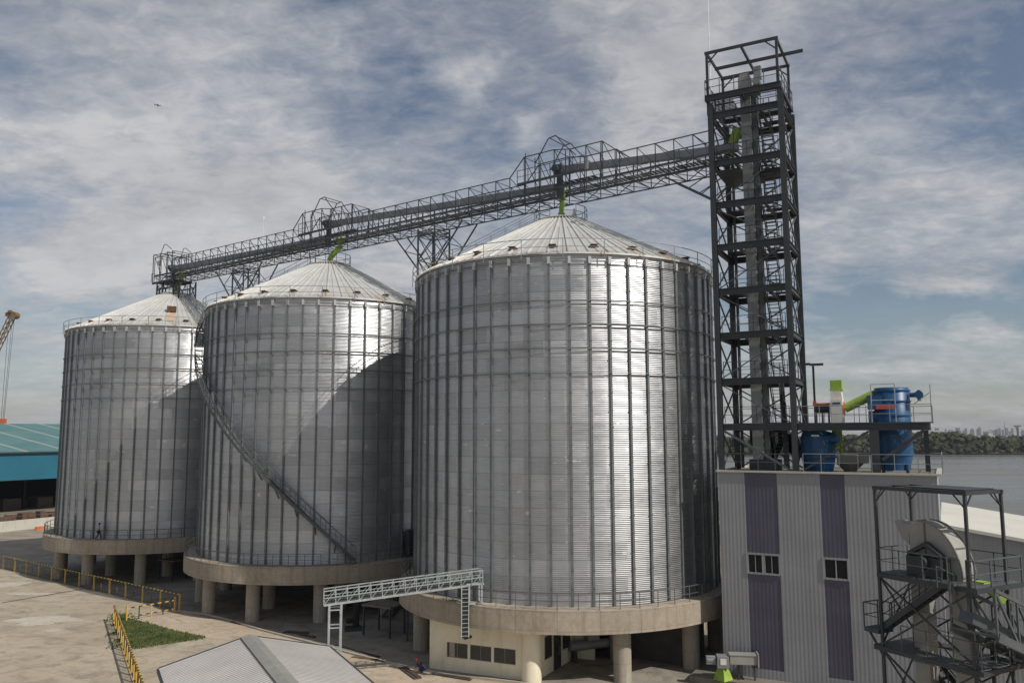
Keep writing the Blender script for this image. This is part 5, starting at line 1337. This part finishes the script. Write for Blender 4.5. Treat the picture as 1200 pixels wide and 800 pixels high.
walk = dict(pelvis=(0, 0, .93), waist=(0, 0, 1.10), chest=(0, .02, 1.33), neck=(0, .03, 1.49), jaw=(0, .05, 1.56), head=(0, .05, 1.66), crown=(0, .04, 1.72),
            sl=(-.19, .02, 1.40), el=(-.23, -.10, 1.14), wl=(-.22, .04, .92), hl=(-.22, .08, .85), fl=(-.21, .10, .78), sr=(.19, .02, 1.40), er=(.24, .12, 1.15), wr=(.22, .28, .98), hr=(.21, .33, .93), fr=(.2, .37, .88),
            hpl=(-.09, 0, .88), kl=(-.10, .20, .50), al=(-.10, .22, .08), tl=(-.10, .38, .04), hpr=(.09, 0, .88), kr=(.10, -.02, .48), ar=(.10, -.28, .12), trr=(.10, -.15, .04))
th_ = radians(-99); q = Vector((SIL[2][0] + 12.7 * cos(th_), SIL[2][1] + 12.7 * sin(th_), SZ))
person(q, radians(-80), 'person in pale shirt and dark trousers walking on the farthest silo ledge', walk, 'shirt_grey', 'trousers_dark', False, 'hair')
crouch = dict(pelvis=(0, 0, .30), waist=(0, .10, .45), chest=(0, .28, .62), neck=(0, .40, .72), jaw=(0, .46, .77), head=(0, .50, .86), crown=(0, .50, .92),
              sl=(-.18, .30, .66), el=(-.24, .42, .42), wl=(-.14, .58, .28), hl=(-.11, .62, .22), fl=(-.10, .65, .17), sr=(.18, .30, .66), er=(.24, .42, .42), wr=(.14, .58, .28), hr=(.11, .62, .22), fr=(.10, .65, .17),
              hpl=(-.1, .0, .28), kl=(-.16, .36, .42), al=(-.13, .10, .08), tl=(-.13, .26, .04), hpr=(.1, .0, .28), kr=(.16, .36, .42), ar=(.13, .10, .08), trr=(.13, .26, .04))
c = gz(494, 786.5); person((c.x, c.y, .02), radians(120), 'crouching person in blue clothes and a red helmet beside the kerb', crouch, 'cloth_blue', 'cloth_blue', True, 'helmet_red')

# ------------------------------------------------------------------ far bank: mangrove wood, city skyline, bank bushes
def ico_blob(mb, c, r, rnd, sq=.85):
    t = (1 + 5 ** .5) / 2
    V = [Vector(v).normalized() for v in ((-1, t, 0), (1, t, 0), (-1, -t, 0), (1, -t, 0), (0, -1, t), (0, 1, t), (0, -1, -t), (0, 1, -t), (t, 0, -1), (t, 0, 1), (-t, 0, -1), (-t, 0, 1))]
    Fc = [(0, 11, 5), (0, 5, 1), (0, 1, 7), (0, 7, 10), (0, 10, 11), (1, 5, 9), (5, 11, 4), (11, 10, 2), (10, 7, 6), (7, 1, 8), (3, 9, 4), (3, 4, 2), (3, 2, 6), (3, 6, 8), (3, 8, 9), (4, 9, 5), (2, 4, 11), (6, 2, 10), (8, 6, 7), (9, 8, 1)]
    mb.add([(c[0] + v.x * r * rnd.uniform(.7, 1.25), c[1] + v.y * r * rnd.uniform(.7, 1.25), c[2] + v.z * r * sq * rnd.uniform(.7, 1.3)) for v in V], Fc)
rnd = random.Random(3); m = MB()
x = -60
for i in range(5200):
    x = rnd.uniform(-60, 760); dep = rnd.random() ** 1.6 * 70; y = 657 + dep + 3 * sin(x * .05)
    hmax = 11.6 + 1.6 * sin(x * .023) + 1.3 * sin(x * .071 + 1) + .8 * sin(x * .19)
    top_ = hmax * (1 - .75 * math.exp(-dep / 7)) if dep < 22 else hmax
    if dep < 14: z = rnd.uniform(.3, top_ + 2)
    else: z = top_ * rnd.uniform(.8, 1.08)
    ico_blob(m, (x, y, z), .8 + 3.0 * rnd.random() ** 2.2, rnd)
m.box2((-60, 672, -.5), (760, 725, 9.5))
o = m.build('mangrove_wood', 'mangrove'); o['kind'] = 'stuff'; o['label'] = 'dense dark green mangrove wood lining the far bank of the river'
rnd = random.Random(11)
CG = 'hazy towers of the distant skyline'
def tower_box(px, wpx, hpx, dist, mat='city', label='hazy grey tower of the distant city beyond the mangroves', step=False):
    P = gd(px, 508, dist); w_ = wpx * dist / 946; h = 16.2 + hpx * dist / 946
    m = MB(); m.box2((-w_ / 2, -w_ * .4, 0), (w_ / 2, w_ * .4, h))
    if step: m.box2((-w_ * .25, -w_ * .2, h), (w_ * .25, w_ * .2, h * 1.12))
    for k in range(1, int(h / 8)): m.box2((-w_ / 2 - .3, -w_ * .4 - .3, k * 8), (w_ / 2 + .3, w_ * .4 + .3, k * 8 + 1.2))
    o = m.build('tower_block', mat, None, None, (P.x, P.y, 0)); tag(o, label, 'tower block', CG); return o
sky_px = [1083, 1087, 1095, 1098, 1108, 1112, 1114, 1122, 1125, 1130, 1132, 1145, 1148, 1153, 1156, 1160, 1163, 1168, 1171, 1175, 1179, 1182, 1186, 1138, 1199, 1090, 1203, 1209, 1216]
for px in sky_px: tower_box(px + rnd.uniform(-.7, .7), rnd.uniform(1.6, 3.6), rnd.uniform(.8, 5.5), rnd.uniform(3300, 4300), step=rnd.random() < .35)
for px in range(850, 945, 9): tower_box(px + rnd.uniform(-2, 2), rnd.uniform(1.6, 3.4), rnd.uniform(1, 5), rnd.uniform(3300, 4300))
tower_box(1091.5, 2.2, 6.5, 2600, 'city_pale', 'slim white tower standing on the skyline right of the blue filter', False)
for px, w_, h in ((1084, 7, 1.5), (1099, 9, 1.0), (1118, 6, .8), (1157, 5, .6)):
    P = gd(px, 508, 1500); m = MB(); ww = w_ * 1500 / 946; m.box2((-ww / 2, -8, 0), (ww / 2, 8, 16.2 + h * 1.6)); m.prism_y([(-ww / 2 - 1, 16.2 + h * 1.6), (ww / 2 + 1, 16.2 + h * 1.6), (0, 18.5 + h * 1.6)], -9, 9)
    o = m.build('pale_warehouse', 'city_pale', None, None, (P.x, P.y, 0)); tag(o, 'low pale warehouse roof just above the mangroves', 'warehouse', 'pale far warehouses')
P = gd(1177, 508, 2800); m = MB(); m.tube((0, 0, 0), (0, 0, 52), 1.6, 8, .5); o = m.build('far_mast', 'city', None, None, (P.x, P.y, 0)); tag(o, 'thin tall mast standing out of the distant skyline', 'mast')
P = gd(1192, 508, 1400); m = MB(); m.box2((-1.3, -1.3, 0), (1.3, 1.3, 26)); m.box2((-5.5, -1.5, 26), (5.5, 1.5, 28.2)); m.bar((-4, 0, 26), (-1, 0, 19), .6); o = m.build('harbour_crane', 'city', None, None, (P.x, P.y, 0)); tag(o, 'T shaped dark harbour crane on the skyline at the right edge', 'crane')

def bush(px, dist, h, label):
    P = gd(px, 508, dist); t = thing('bush', label, 'bush', (P.x, P.y, 0), 0, 'riverbank bushes behind the silo'); r_ = random.Random(px)
    tr_ = MB(); tr_.tube((0, 0, 0), (.2, 0, h * .5), .12, 8, .07); tr_.bar((.1, 0, h * .3), (.8, .2, h * .7), .07); tr_.bar((.1, 0, h * .3), (-.7, -.2, h * .65), .07); tr_.build('trunk', 'bark', t)
    m = MB()
    for i in range(900):
        a_ = r_.uniform(0, 6.3); rr_ = abs(r_.gauss(0, .5)) * h * .42; z = h * r_.uniform(.15, 1) ; s_ = r_.uniform(.08, .2)
        c = Vector((rr_ * cos(a_), rr_ * sin(a_), z)); d1 = Vector((r_.gauss(0, 1), r_.gauss(0, 1), r_.gauss(0, 1))).normalized() * s_; d2 = Vector((r_.gauss(0, 1), r_.gauss(0, 1), r_.gauss(0, 1))).normalized() * s_
        m.add([c - d1, c + d2, c + d1, c - d2], [(0, 1, 2, 3)])
    m.build('crown', 'leaves', t)
bush(843, 146, 4.2, 'green bush on the riverbank seen in the gap between silo and clad building')
bush(838, 120, 3.0, 'smaller green bush nearer the silo in the same gap')

# aeroplane
P = gd(187, 121, 2500); ap_ = thing('aeroplane', 'tiny dark aeroplane in the sky at the upper left', 'aeroplane', P, radians(15))
m = MB(); m.tube((-8, 0, 0), (8, 0, 0), 1.1, 10); m.tube((8, 0, 0), (10, 0, 0), 1.1, 10, .3); m.tube((-8, 0, 0), (-11, 0, .8), 1.1, 10, .3); m.build('fuselage', 'dark_steel', ap_)
m = MB(); m.prism([(2, 0), (-1, 11), (-3, 11), (-2.5, 0), (-3, -11), (-1, -11)], -.3, .1); m.build('wing', 'dark_steel', ap_)
m = MB(); m.prism_y([(-8, .8), (-10.5, 4), (-12, 4), (-10.8, .8)], -.2, .2); m.prism([(-9, 0), (-11, 4), (-12, 4), (-11, 0), (-12, -4), (-11, -4)], .7, .9); m.build('tail', 'dark_steel', ap_)

# haze: the air between the camera and the far bank
m = MB(); m.box2((-5500, -400, -5), (5500, 5500, 125)); hz_ = m.mesh('haze', [])
hm = bpy.data.materials.new('haze'); hm.use_nodes = True; hn = hm.node_tree; hn.nodes.remove(hn.nodes['Principled BSDF'])
pvn = hn.nodes.new('ShaderNodeVolumePrincipled'); pvn.inputs['Density'].default_value = .00009; pvn.inputs['Color'].default_value = (.80, .88, 1.0, 1); pvn.inputs['Anisotropy'].default_value = .2
hn.links.new(pvn.outputs[0], hn.nodes['Material Output'].inputs['Volume']); hz_.materials.clear(); hz_.materials.append(hm)
o = link('haze', hz_); o['kind'] = 'stuff'; o['label'] = 'thin bluish haze softening the far bank and skyline'
